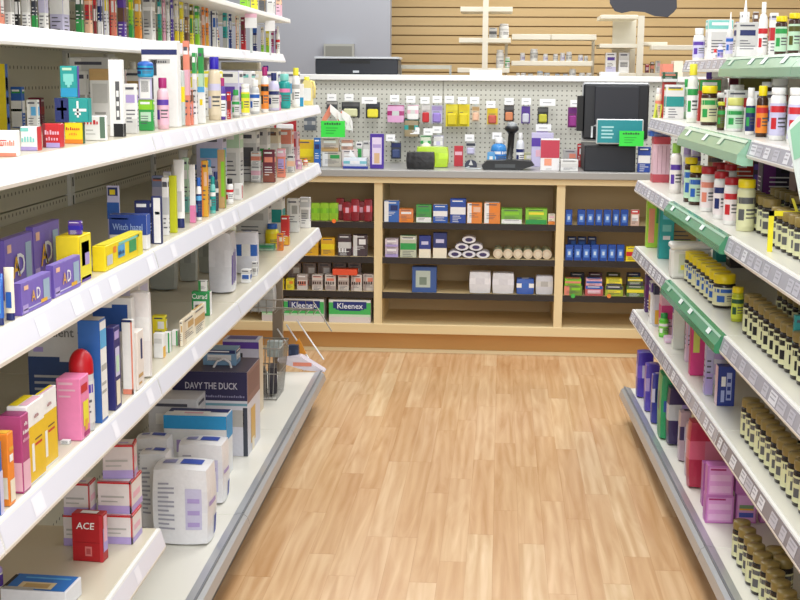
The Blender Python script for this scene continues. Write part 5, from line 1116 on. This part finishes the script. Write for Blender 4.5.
# black pouch and lime cloth
T('p',406,435,168,152,'141416/1a1a1c/141416','black rectangular zip case',k=.35,t=.04,name='zip_case',cat='case')
T('p',416,449,166,147,'b8dc2c/acid/b8dc2c','crumpled lime yellow bag behind the black case',k=.5,t=.18,name='lime_bag',cat='bag')
T('d',421,431,152,143,'e8e8dc/cream/cream','cream rounded tub behind the lime bag',t=.38)
# little red card, small electronics
T('b',454,463,163,146,'c02a3a/white/red','small red box with a white band',k=.4,t=.3,plain=True,dec=(('F',.1,.55,.9,.72,'rose'),))
def dome(x0,x1,yb,yt,label):
    p=CF.hit_t((x0+x1)/2,yb,.26); w_=(x1-x0)*p.y/FPX; 
    root=empty('tape_dispenser',(p.x,p.y,zct),0,label=uniq(label),cat='tape dispenser'); b=MB(); n=10
    pts=[(-w_/2,0)]+[(w_/2*math.cos(PI-PI*i/n),.012+w_*.42*math.sin(PI*i/n)) for i in range(n+1)]+[(w_/2,0)]
    b.prism(pts,-.02,.02,mat('2a2e44',.3,kind='plastic')); b.build('body',root)
    MB().prism([(-w_*.18,.012),(0,.04),(w_*.18,.012)],-.022,-.0205,mat('lgrey')).build('tape_roll',root)
dome(465,477,161,150,'small dark domed tape dispenser on the counter')
# barcode scanner on stand with base
p=CF.hit_t(507,166,.12); g=empty('barcode_scanner',(p.x,p.y,zct),0,label='black handheld scanner upright in a wide flat cradle base on the counter',cat='scanner'); BK=mat('16181a',.4,kind='plastic'); GR=mat('8c9092',.3,.2,kind='plastic')
sc=p.y/FPX
MB().prism([(-23*sc,.0),(-25*sc,.02),(-20*sc,.045),(8*sc,.05),(24*sc,.045),(27*sc,.025),(12*sc,0)],-.05,.05,BK).build('cradle_base',g)
MB().box((-12*sc,-.052,.012),(8*sc,-.0505,.03),mat('4a4e50')).build('front_panel',g)
MB().tube([(2*sc,0,.045),(3*sc,0,.11),(4*sc,0,.19)],.017,BK,10).build('neck',g)
b=MB(); b.lathe([(0,-.018),(.02,-.016),(.036,0),(.034,.014),(.02,.026),(0,.03)],BK,16,c=(4*sc,0,.2),sy=1.1); b.build('scan_head',g)
b=MB(); b.lathe([(.028,.012),(.026,.026),(.012,.036),(0,.038)],GR,16,c=(4*sc,-.002,.202),sy=1.1); b.build('head_cover',g)
MB().tube([(-22*sc,-.02,.012),(-27*sc,-.06,.006),(-36*sc,-.055,.006),(-41*sc,.0,.006),(-38*sc,.08,.006)],.0025,mat('c4ccd0',.4,kind='plastic'),6).build('cable',g)
T('s',491,506,160,138,'3a8ad0/white/2f7ac8/white','blue squeeze bottle with white cap beside the scanner',t=.36)
T('s',516,524,160,133,'e4e6ea/white/white/navy','white bottle behind the scanner',t=.36)
T('b',521,534,160,153,'e6e8c0/lemon/white','small pale lemon box right of the scanner',k=.6,t=.4)
T('p',487,495,162,152,'5aa0d8/sky/white','small sky blue packet left of the blue bottle',k=.6,t=.3)
T('b',540,559,168,139,'f0eeee/white/salmon','white carton with big crimson panel and peach square',k=.5,t=.06,plain=True,dec=(('F',0,.4,1,.96,'c03a50'),('F',.2,.16,.6,.38,'f0a080'),('F',.3,.03,.6,.08,'lgrey')))
T('b',531,553,158,133,'cfc8ea/purple/lilac','white and violet carton behind the crimson one',k=.4,t=.34,plain=True,dec=(('F',0,.6,1,.85,'5a3aa8'),('F',.2,.3,.5,.5,'rose')))
T('b',560,578,168,160,'e6e6e4/lgrey/grey','low white box beside the crimson carton',k=.8,t=.04)
T('b',563,577,160,150,'b8b0b4/grey/salmon','grey glass-like bin on the low counter clutter',k=.6,t=.25)
T('b',577,582,158,144,'c03030/red/white','small red object behind the register',k=.8,t=.35)
# monitor, cash drawer
def at(x,y,t): return CF.hit_t(x,y,t)
a=at(584,169,.05); c=at(636,146,.05)
g=empty('cash_drawer',((a.x+c.x)/2,a.y+.17,zct),0,label='matte black cash drawer box on the counter under the register display',cat='cash drawer'); w_=c.x-a.x; h=c.z-zct
MB().box((-w_/2,-.17,0),(w_/2,.17,h),mat('16191f',.45,kind='plastic'),.003).build('body',g); MB().box((-w_/2+.006,-.174,.006),(w_/2-.006,-.1705,h-.012),mat('1c2028',.4,kind='plastic')).build('drawer_front',g)
zt=zct+h+.0005
a=at(583,140,.03); c=at(651,84,.03); W2=c.x-a.x; 
g=empty('register_display',((a.x+c.x)/2,a.y+.06,zt),0,label='black register display with silver frame seen from behind at the counter',cat='monitor')
mx=W2/2; zb_=at(620,140,.03).z-zt; zt_=at(620,84,.03).z-zt
MB().box((-.08,-.04,0),(.08,.1,.012),mat('101214',.4,kind='plastic'),.002).build('stand_foot',g)
MB().box((-.03,.01,.012),(.03,.05,.1),mat('101214',.4,kind='plastic')).build('stand_neck',g)
MB().box((-mx,.0,zb_),(mx,.03,zt_),mat('1a1d22',.4,kind='plastic'),.008).build('housing',g)
MB().box((-mx-.004,.03,zb_-.01),(mx+.004,.042,zt_+.008),mat('c8cacc',.3,.3,kind='plastic'),.008).build('silver_frame',g)
MB().box((-mx+.055,-.018,zb_+.03),(mx-.05,0,zt_-.012),mat('23262e',.5,kind='plastic'),.003).build('back_cover',g)
MB().box((-mx-.03,-.01,zb_+.04),(-mx-.0005,.03,zt_-.06),mat('0e0f11',.5,kind='plastic')).build('side_module',g)
a=at(596,144,.0); c=at(644,122,.0)
g=empty('customer_tablet',((a.x+c.x)/2,YC+.012,a.z),0,label='small teal card screen in a silver rim below the black display',cat='screen'); w_=c.x-a.x; h=c.z-a.z
MB().box((-w_/2,.0,0),(w_/2,.012,h+.012),mat('d0d4d4',.3,.2,kind='plastic'),.004).build('rim',g)
b=MB().box((-w_/2+.006,-.002,.006),(w_/2-.006,0,h+.008),mat('1f8f98',.35)); 
for q in range(4): b.rect((-w_/2+.025,-.0026,h*.72-q*.017),(.06-.006*(q%2),0,0),(0,0,.008),mat('aadde0'))
b.build('card',g)
MB().tube([(-w_/2-.02,.02,.03),(-w_/2-.02,.02,.085),(-w_/2,.02,.09)],.006,mat('c0c4c4',.3,.3,kind='plastic')).build('arm',g)
def green_sign(x0,x1,y0,y1,t,label,stand=True):
    a=at(x0,y1,t); c=at(x1,y0,t); w_=c.x-a.x; h=c.z-a.z
    b=MB().box((-w_/2,-.001,0),(w_/2,.001,h),mat('38dc48',.5,kind='paper')); [b.rect((-w_*.36+q*w_*.1,-.0016,h*.76),(w_*.075,0,0),(0,0,h*(.1+.03*(q%2))),mat('dgreen')) for q in range(7)]
    for q in range(3): b.rect((-w_*.3,-.0016,h*(.55-q*.16)),(w_*(.5-.08*q),0,0),(0,0,h*.03),mat('1f7a34'))
    tag(b.build('green_notice',None,((a.x+c.x)/2,YC+t,a.z)),uniq(label),'sign')
green_sign(321,345,121,137,.1,'bright green notice card above the card holders at left'); green_sign(619,644,131,146,-.006,'bright green notice card in front of the teal screen')
# price slip at right: yellow shelf talker
p=RF.P(.0,.02,1.215); b=MB(); b.prism([(-.018,-.055),(.012,-.06),(.024,.04),(-.004,.046)],-.001,.001,mat('d8e04a',.4,kind='paper')); b.rect((-.006,-.0016,-.04),(.01,0,0),(.006,0,.06),mat('8a9a30')); q_=hit_y(656,115,p.y-.03); tag(b.build('yellow_tag',None,(q_.x,p.y-.03,q_.z)),uniq('yellow-green tag hanging from the far end of the upper right shelf'),'tag')
for i,(x0,x1,y0,y1,cols) in enumerate(((637,650,147,172,'2c4aa0/white/navy'),)): T('b',x0,x1,170,y0,cols,'blue and white patterned packet at the right end of the counter',k=.4,t=.03)
# white cards standing loose
for i,(x,y,w0,h0) in enumerate(((349,127,7,7),(352,154,6,7))):
    p=at(x,y,.14); b=MB(); b.prism([(-.018,-.012),(.02,-.018),(-.008,.024)],-.001,.001,mat('f2f0f0',.5,kind='paper'))
    tag(b.build('white_card',None,tuple(p)),uniq(('white corner card sticking out right of the green notice','white corner card sticking out low of the card holders')[i]),'card')
for i,(pts,l) in enumerate(((((322,119),(330,104),(338,111),(346,117)),'open white and salmon leaflet standing up, left'),(((338,116),(342,110),(350,116),(352,122)),'open white and salmon leaflet standing up, right'))):
    b=MB(); y=YC+.13; v=[at(px,py,.13) for px,py in pts]; 
    for a_,c_,m_ in ((v[0],v[1],'salmon'),(v[1],v[2],'white'),(v[2],v[3],'white')):
        b.add([(a_.x,-.001,a_.z),(c_.x,.018,c_.z),(c_.x,.018,c_.z-.055),(a_.x,-.001,a_.z-.04)],[(0,1,2,3)],mat(m_,.5))
    o=b.build('open_leaflet',None,(0,y,0)); md=o.modifiers.new('t','SOLIDIFY'); md.thickness=.0015; tag(o,uniq(l),'leaflet')
# ================================================================== PEGBOARD HANGERS
TP=.556
def hang(x0,x1,y0,y1,cols,label,tagx,tagy,kind='card',cat='packet',th=.02,tw=9,tagc='f4f4f4'):
    a=at(x0,y1,TP); c=at(x1,y0,TP); w_=c.x-a.x; h=c.z-a.z; sc=a.y/FPX; cs=cols.split('/'); r=random.Random(hash_(label))
    tp=at(tagx,tagy,TP)
    g=empty('peg_hook',(tp.x,YC+TP,tp.z),0,label=uniq('peg hook with white price tag holding the '+label if words(label)<8 else 'peg hook of '+label),cat='peg hook')
    M_=mat('b8babc',.3,.7,kind='metal'); L_=.09; MB().tube([(0,0,-.02),(0,-L_,-.018)],.002,M_,5).build('rod',g)
    tw_=tw*sc; b=MB().box((-tw_/2,-L_-.003,-.018),(tw_/2,-L_,.018),mat(tagc,.5,kind='paper')); b.rect((-tw_*.3,-L_-.0036,-.004),(tw_*.55,0,0),(0,0,.005),mat('b8b8bc')); b.build('price_tag',g)
    cx=(a.x+c.x)/2; y=YC+TP-.06
    root=empty('hanging_packet',(cx,y,a.z),0,label=uniq(label+' hanging on the pegboard' if words(label)<12 else label),cat=cat)
    b=MB().box((-w_/2,0,0),(w_/2,.002,h),mat(cs[0])); zt0=tp.z-.02-a.z
    b.box((-.008,0,h-.001),(.008,.002,max(h+.004,zt0+.006)),mat('clear',.2,kind='plastic'))
    m2=mat(cs[1] if len(cs)>1 else cs[0]); m3_=mat(cs[2] if len(cs)>2 else 'white')
    b.rect((-w_/2*.9,-.0008,h*.72),(w_*.9,0,0),(0,0,h*.22),m3_)
    for q in range(3): b.rect((-w_*.35,-.0008,h*(.62-q*.07)),(w_*r.uniform(.3,.6),0,0),(0,0,h*.025),mat('5a5a60'))
    b.build('backing_card',root)
    if kind=='card':
        MB().box((-w_*.38,-th,h*.06),(w_*.38,-.001,h*.58),m2,min(.006,w_*.1)).build('blister',root)
    else:
        o=softmesh(w_*.94,th*1.6,h*.9,'/'.join((cs[1] if len(cs)>1 else cs[0],cs[2] if len(cs)>2 else cs[0],cs[0])),1).build('pouch',root,(0,-th*.8-.001,0))
    return root
for x0,x1,y0,y1,cols,l,tx,ty,kd in (
 (328,339,101,112,'dgrey/slate/grey','charcoal razor pack low behind the leaflets',334,97,'card'),
 (343,361,102,117,'26282a/parch/dgrey','black pack with cream centre, left of the dark pair',351,97,'card'),(367,381,102,118,'26282a/lemon/slate','black pack with lemon centre, right of the dark pair',371,100,'card'),
 (388,406,104,122,'clear/dfa8d0/magenta','pale pink puffy pouch',396,98,'soft'),(408,420,104,119,'lgrey/white/rose','silver and white toy pouch',412,99,'soft'),(405,420,118,136,'olive/9a8a6a/teal','teal and wine figure pack on the lower peg',416,130,'soft'),
 (422,431,104,123,'lgrey/c8242c/white','red dummy soother card',426,100,'card'),(432,443,105,123,'lav/9a82d0/lilac','lilac soother card',438,99,'card'),
 (446,459,104,126,'e8d81c/d8c410/lemon','bright yellow twin card, left half',450,99,'card'),(458,470,104,126,'ecdf22/e0cc18/yellow','bright yellow twin card, right half',463,100,'card'),
 (472,480,106,121,'beige/peach/tan','beige pack beside the yellow cards',475,100,'card'),(487,498,108,124,'e6c83a/c85a4a/yellow','yellow and red pack',491,104,'card'),
 (504,514,105,121,'3a2a22/d8885a/dgrey','brown framed orange pack',509,101,'card'),(521,530,106,123,'5a2f9a/cfd0dc/purple','violet topped white pack',526,101,'card'),
 (537,548,107,123,'2c2c26/c8c43a/dgrey','black pack with yellow-green figures',547,102,'card'),(567,577,107,127,'7a1f6f/9a2f8a/plum','deep plum pouch',574,103,'card'),
 (222,246,128,144,'9ac832/acid/lime','lime green bag far left',234,123,'soft'),(247,260,134,146,'2a8ad0/sky/blue','bright blue bag far left',253,129,'soft'),
 (392,402,142,158,'slate/3a4a78/navy','dark blue card on the low peg',392,137,'card'),(262,272,128,141,'b8b83a/yellow/lemon','yellow framed white card far left',262,122,'card'),
 (276,298,116,134,'b02028/f0ecea/red','red framed white pack',286,112,'card'),(306,318,115,130,'7a7f86/5e646c/grey','grey puffy pouch left of the green notice',312,108,'soft'),
 (421,432,135,148,'mint/cfd8c0/green','pale mint pack on the lower row',429,131,'soft'),(434,444,135,150,'lav/lgrey/white','pale lilac pack on the lower row',438,129,'soft'),
 (466,476,142,154,'lgrey/lav/slate','pale pack with slate print',470,137,'card'),(499,506,140,152,'white/lgrey/grey','plain white low card',497,135,'card'),(536,548,130,140,'lav/5a3aa8/lilac','violet and white low card',543,127,'card')):
    hang(x0,x1,y0,y1,cols,l,tx,ty,kd,tw=15 if tx in(547,371,543) else 9)
# ================================================================== BEHIND THE COUNTER
p=at(358,74,.68); 
g=empty('receipt_printer',(CF.hit_t(358,75,.72).x,YC+.74,LZ),0,label='wide black printer with silver top on the white ledge',cat='printer'); s_=(YC+.74)/FPX
hz=hit_y(358,57,YC+.74).z-LZ
MB().box((-40*s_,-.12,0),(41*s_,.12,hz*.88),mat('1c2028',.35,kind='plastic'),.006).build('body',g); MB().box((-41*s_,-.124,hz*.88),(42*s_,.124,hz),mat('c4c8cc',.3,.2,kind='plastic'),.003).build('top_cover',g)
MB().box((-16*s_,-.1225,hz*.62),(14*s_,-.1205,hz*.8),mat('08090a',.5,kind='plastic')).build('paper_slot',g)
MB().box((-3*s_,-.1215,hz*.1),(3*s_,-.1205,hz*.22),mat('c4c8cc')).build('badge',g)
SX=lambda x,Y: hit_y(x,40,Y).x
SZ=lambda y,Y,x=480: hit_y(x,y,Y).z
Y=8.86
g=empty('wall_box',((SX(324,Y)+SX(354,Y))/2,8.895,SZ(57,Y,340)),0,label='small grey metal box mounted on the grey wall above the printer',cat='wall box'); w_=SX(354,Y)-SX(324,Y); h=SZ(44,Y,340)-SZ(57,Y,340)
MB().box((-w_/2,-.05,0),(w_/2,0,h),mat('a8a9a2',.5,kind='metal')).build('frame',g); MB().box((-w_/2+.012,-.052,.004),(w_/2-.012,-.0505,h-.014),mat('83847e',.5,kind='metal')).build('front_plate',g)
# rail/keyboard tray strip 405-455 y 64-72
Y=7.9
b=MB(); x0,x1=SX(406,Y),SX(456,Y); z0,z1=LZ-.0,SZ(65,Y); g=empty('metal_frame_rack',((x0+x1)/2,YC+.86,LZ),0,label='low brushed metal frame standing on the ledge beside the printer',cat='rack'); 
hw=(SX(456,YC+.86)-SX(406,YC+.86))/2; hh=hit_y(430,65,YC+.86).z-LZ
for q in (-1,1): MB().box((q*hw-.006,-.01,0),(q*hw+.006,.01,hh),mat('8f8f88',.4,.6,kind='metal')).build('leg',g)
MB().box((-hw,-.012,hh-.022),(hw,.012,hh),mat('a09c8e',.4,.6,kind='metal')).build('top_bar',g)
# white wall shelving
Y=8.6
def bay(name,label,upr,shelves,depth=.3,cat='wall shelf'):
    g=empty(name,(0,Y,0),0,label=label,cat=cat); SHW=mat('e8e3d2',.5,kind='paint')
    for x0,x1,z0,z1,d0,d1 in upr: MB().box((x0,d0,z0),(x1,d1,z1),SHW).build('upright',g)
    for x0,x1,zt_,d0,d1,th in shelves: MB().box((x0,d0,zt_-th),(x1,d1,zt_),SHW,.002).build('shelf',g)
    return g
zt=lambda y,x=480: SZ(y,Y,x)
bay('post_shelf_unit','white post shelving with stub shelves before the slatted wall',[(SX(482.5,Y),SX(488,Y),0,3.0,-.03,.012)],
    [(SX(460,Y),SX(512,Y),zt(7),-.02,.32,.03),(SX(459,Y),SX(511,Y),zt(38),-.02,.32,.03),(SX(458,Y),SX(510,Y),zt(68),-.02,.32,.03)])
bay('long_wall_shelf_unit','long white shelves of small bottles across the slatted wall',[(SX(505,Y),SX(508,Y),0,zt(35),.29,.31),(SX(595,Y),SX(598,Y),0,zt(35),.29,.31)],
    [(SX(512,Y)+.0,SX(551,Y),zt(34,555),.05,.3,.035),(SX(551.5,Y),SX(597,Y),zt(34,555),.05,.3,.035),(SX(512,Y),SX(594,Y),zt(61,555),.05,.3,.03),(SX(512,Y),SX(594,Y),zt(77,555),.05,.3,.03)])
bay('cabinet_shelf_unit','white shelving cabinet with a deep side panel at the right of the wall',[(SX(637,Y),SX(643,Y),0,zt(16,640),-.05,.0),(SX(617,Y),SX(643,Y)-.01,0,zt(15,640),.36,.38)],
    [(SX(600,Y),SX(637,Y),zt(15,620),-.02,.35,.025),(SX(600,Y),SX(637,Y),zt(44,620),-.02,.35,.025),(SX(602,Y),SX(637,Y),zt(73,620),-.02,.35,.025)])
bay('right_wall_shelf_unit','white shelves on the slatted wall behind the top right shelving',[(SX(700,Y),SX(703,Y),0,zt(42,670),.29,.31)],
    [(SX(644,Y),SX(668,Y),zt(42,660),.02,.3,.022),(SX(650,Y),SX(720,Y),zt(45.5,670),-.12,.012,.03),(SX(644,Y),SX(720,Y),zt(73,660),.0,.28,.025)])
def wb(x0,x1,yb,yt,cols,label,kind='c',dy=.1,zsurf=None):
    y=Y+dy; a=hit_y(x0,yb,y); c=hit_y(x1,yt,y); z=zsurf if zsurf is not None else a.z; h=max(c.z-z,.02); z+=.001; R=(c.x-a.x)/2
    root=None
    if kind=='b': o=packmesh(c.x-a.x,min(.12,c.x-a.x),h,cols,hash_(label)).build('medicine_box',None,((a.x+c.x)/2,y,z)); return tag(o,uniq(label),'box')
    root=empty('medicine_bottle',((a.x+c.x)/2,y,z),0,label=uniq(label),cat='bottle'); A,B,C=bottle_parts('k',R,h,cols if cols.count('/')>2 and 'lav' not in cols and 'blue' not in cols else cols.rsplit('/',1)[0]+'/lgrey',hash_(label),seg=12); A.build('body',root); B.build('cap',root); C.build('paper_label',root)
z1=zt(61,555); z2=zt(77,555)
for i,(x0,x1,yt) in enumerate(((520,525,53),(530,538,49),(543,548,54),(553,558,54),(560,565,53),(566,572,52),(578,583,55),(584,588,56))):
    wb(x0,x1,61,yt,('white/white/lav/blue','white/white/lgrey/grey')[i%2],f'white medicine bottle {ORD[i]} from left on the upper long wall shelf',dy=.12,zsurf=z1)
for i,(x0,x1,yt,c) in enumerate(((516,520,73,'white'),(521,526,73,'white'),(528,533,74,'white'),(537,543,71,'8ab0d8'),(544,550,73,'9ab8d8'),(555,560,74,'8ab0d8'),(563,568,74,'a8c0dc'),(569,576,69,'white'),(579,585,73,'white'),(586,592,73,'white'))):
    wb(x0,x1,77,yt,f'{c}/white/white/blue',f'small medicine bottle {ORD[i]} from left on the lower long wall shelf',dy=.12,zsurf=z2)
wb(499,509,38,24,'white/white/white/lgrey','white rounded jar on the middle stub shelf',zsurf=zt(38)); wb(489,497,38,28,'lgrey/dgrey/white','small grey box leaning on the middle stub shelf','b',zsurf=zt(38))
wb(496,504,68,50,'white/white/white/lgrey','tall white bottle on the lower stub shelf',zsurf=zt(68)); wb(505,510,68,57,'mint/white/white/green','small mint bottle on the lower stub shelf','c',zsurf=zt(68))
wb(605,616,73,53,'white/lav/purple','white carton with violet print in the cabinet, left','b',dy=.05,zsurf=zt(73,620)); wb(618,629,73,53,'white/lgrey/grey','plain white carton in the cabinet, right','b',dy=.05,zsurf=zt(73,620))
for i,(x0,x1,yt,c) in enumerate(((645,649,64,'wine/red/rose'),(650,654,62,'brown/salmon/white'),(655,660,61,'lgrey/white/rose'))): wb(x0,x1,73,yt,c,f'{ORD[i]} small dark box from left on the right low wall shelf','b',dy=.05,zsurf=zt(73,660))
# papers and boxes on the ledge
def lb(x0,x1,yt,cols,label,y=.72,H=None):
    yy=YC+y; a=hit_y(x0,75,yy); c=hit_y(x1,yt,yy); o=packmesh(c.x-a.x,.12,H or max(c.z-LZ,.01),cols,hash_(label),plain=True).build('ledge_box',None,((a.x+c.x)/2,yy,LZ)); tag(o,uniq(label),'box')
lb(470,502,70,'white/lgrey/white','flat white box on the ledge before the post shelving'); lb(600,618,72,'white/lav/white','flat white tray on the ledge before the cabinet')
lb(661,672,64,'salmon/orange/red','salmon box on the ledge behind the right shelving',.8); lb(672,682,61,'cream/gold/white','cream and gold box on the ledge behind the right shelving',.8)
# hanging dark sign
Y3=6.9
pts=[(609,-30),(610,3),(615,11),(622,13),(632,11),(645,12),(655,16),(668,17),(674,12),(677,8),(676,-30)]
b=MB(); v=[(hit_y(x,y,Y3).x,hit_y(x,y,Y3).z) for x,y in pts]; cx=sum(a for a,_ in v)/len(v); b.prism([(a-cx,z) for a,z in v],0,.018,mat('3a3c44',.6,kind='paint')); 
g=empty('hanging_sign',(cx,Y3,0),label='dark grey scalloped sign hanging above the counter at right',cat='sign'); b.build('board',g)
for q in (-.08,.08): MB().tube([(q,.009,max(z for _,z in v)-.01),(q,.009,max(z for _,z in v)+.5)],.003,mat('8a8a8c',.3,.6,kind='metal')).build('chain',g)
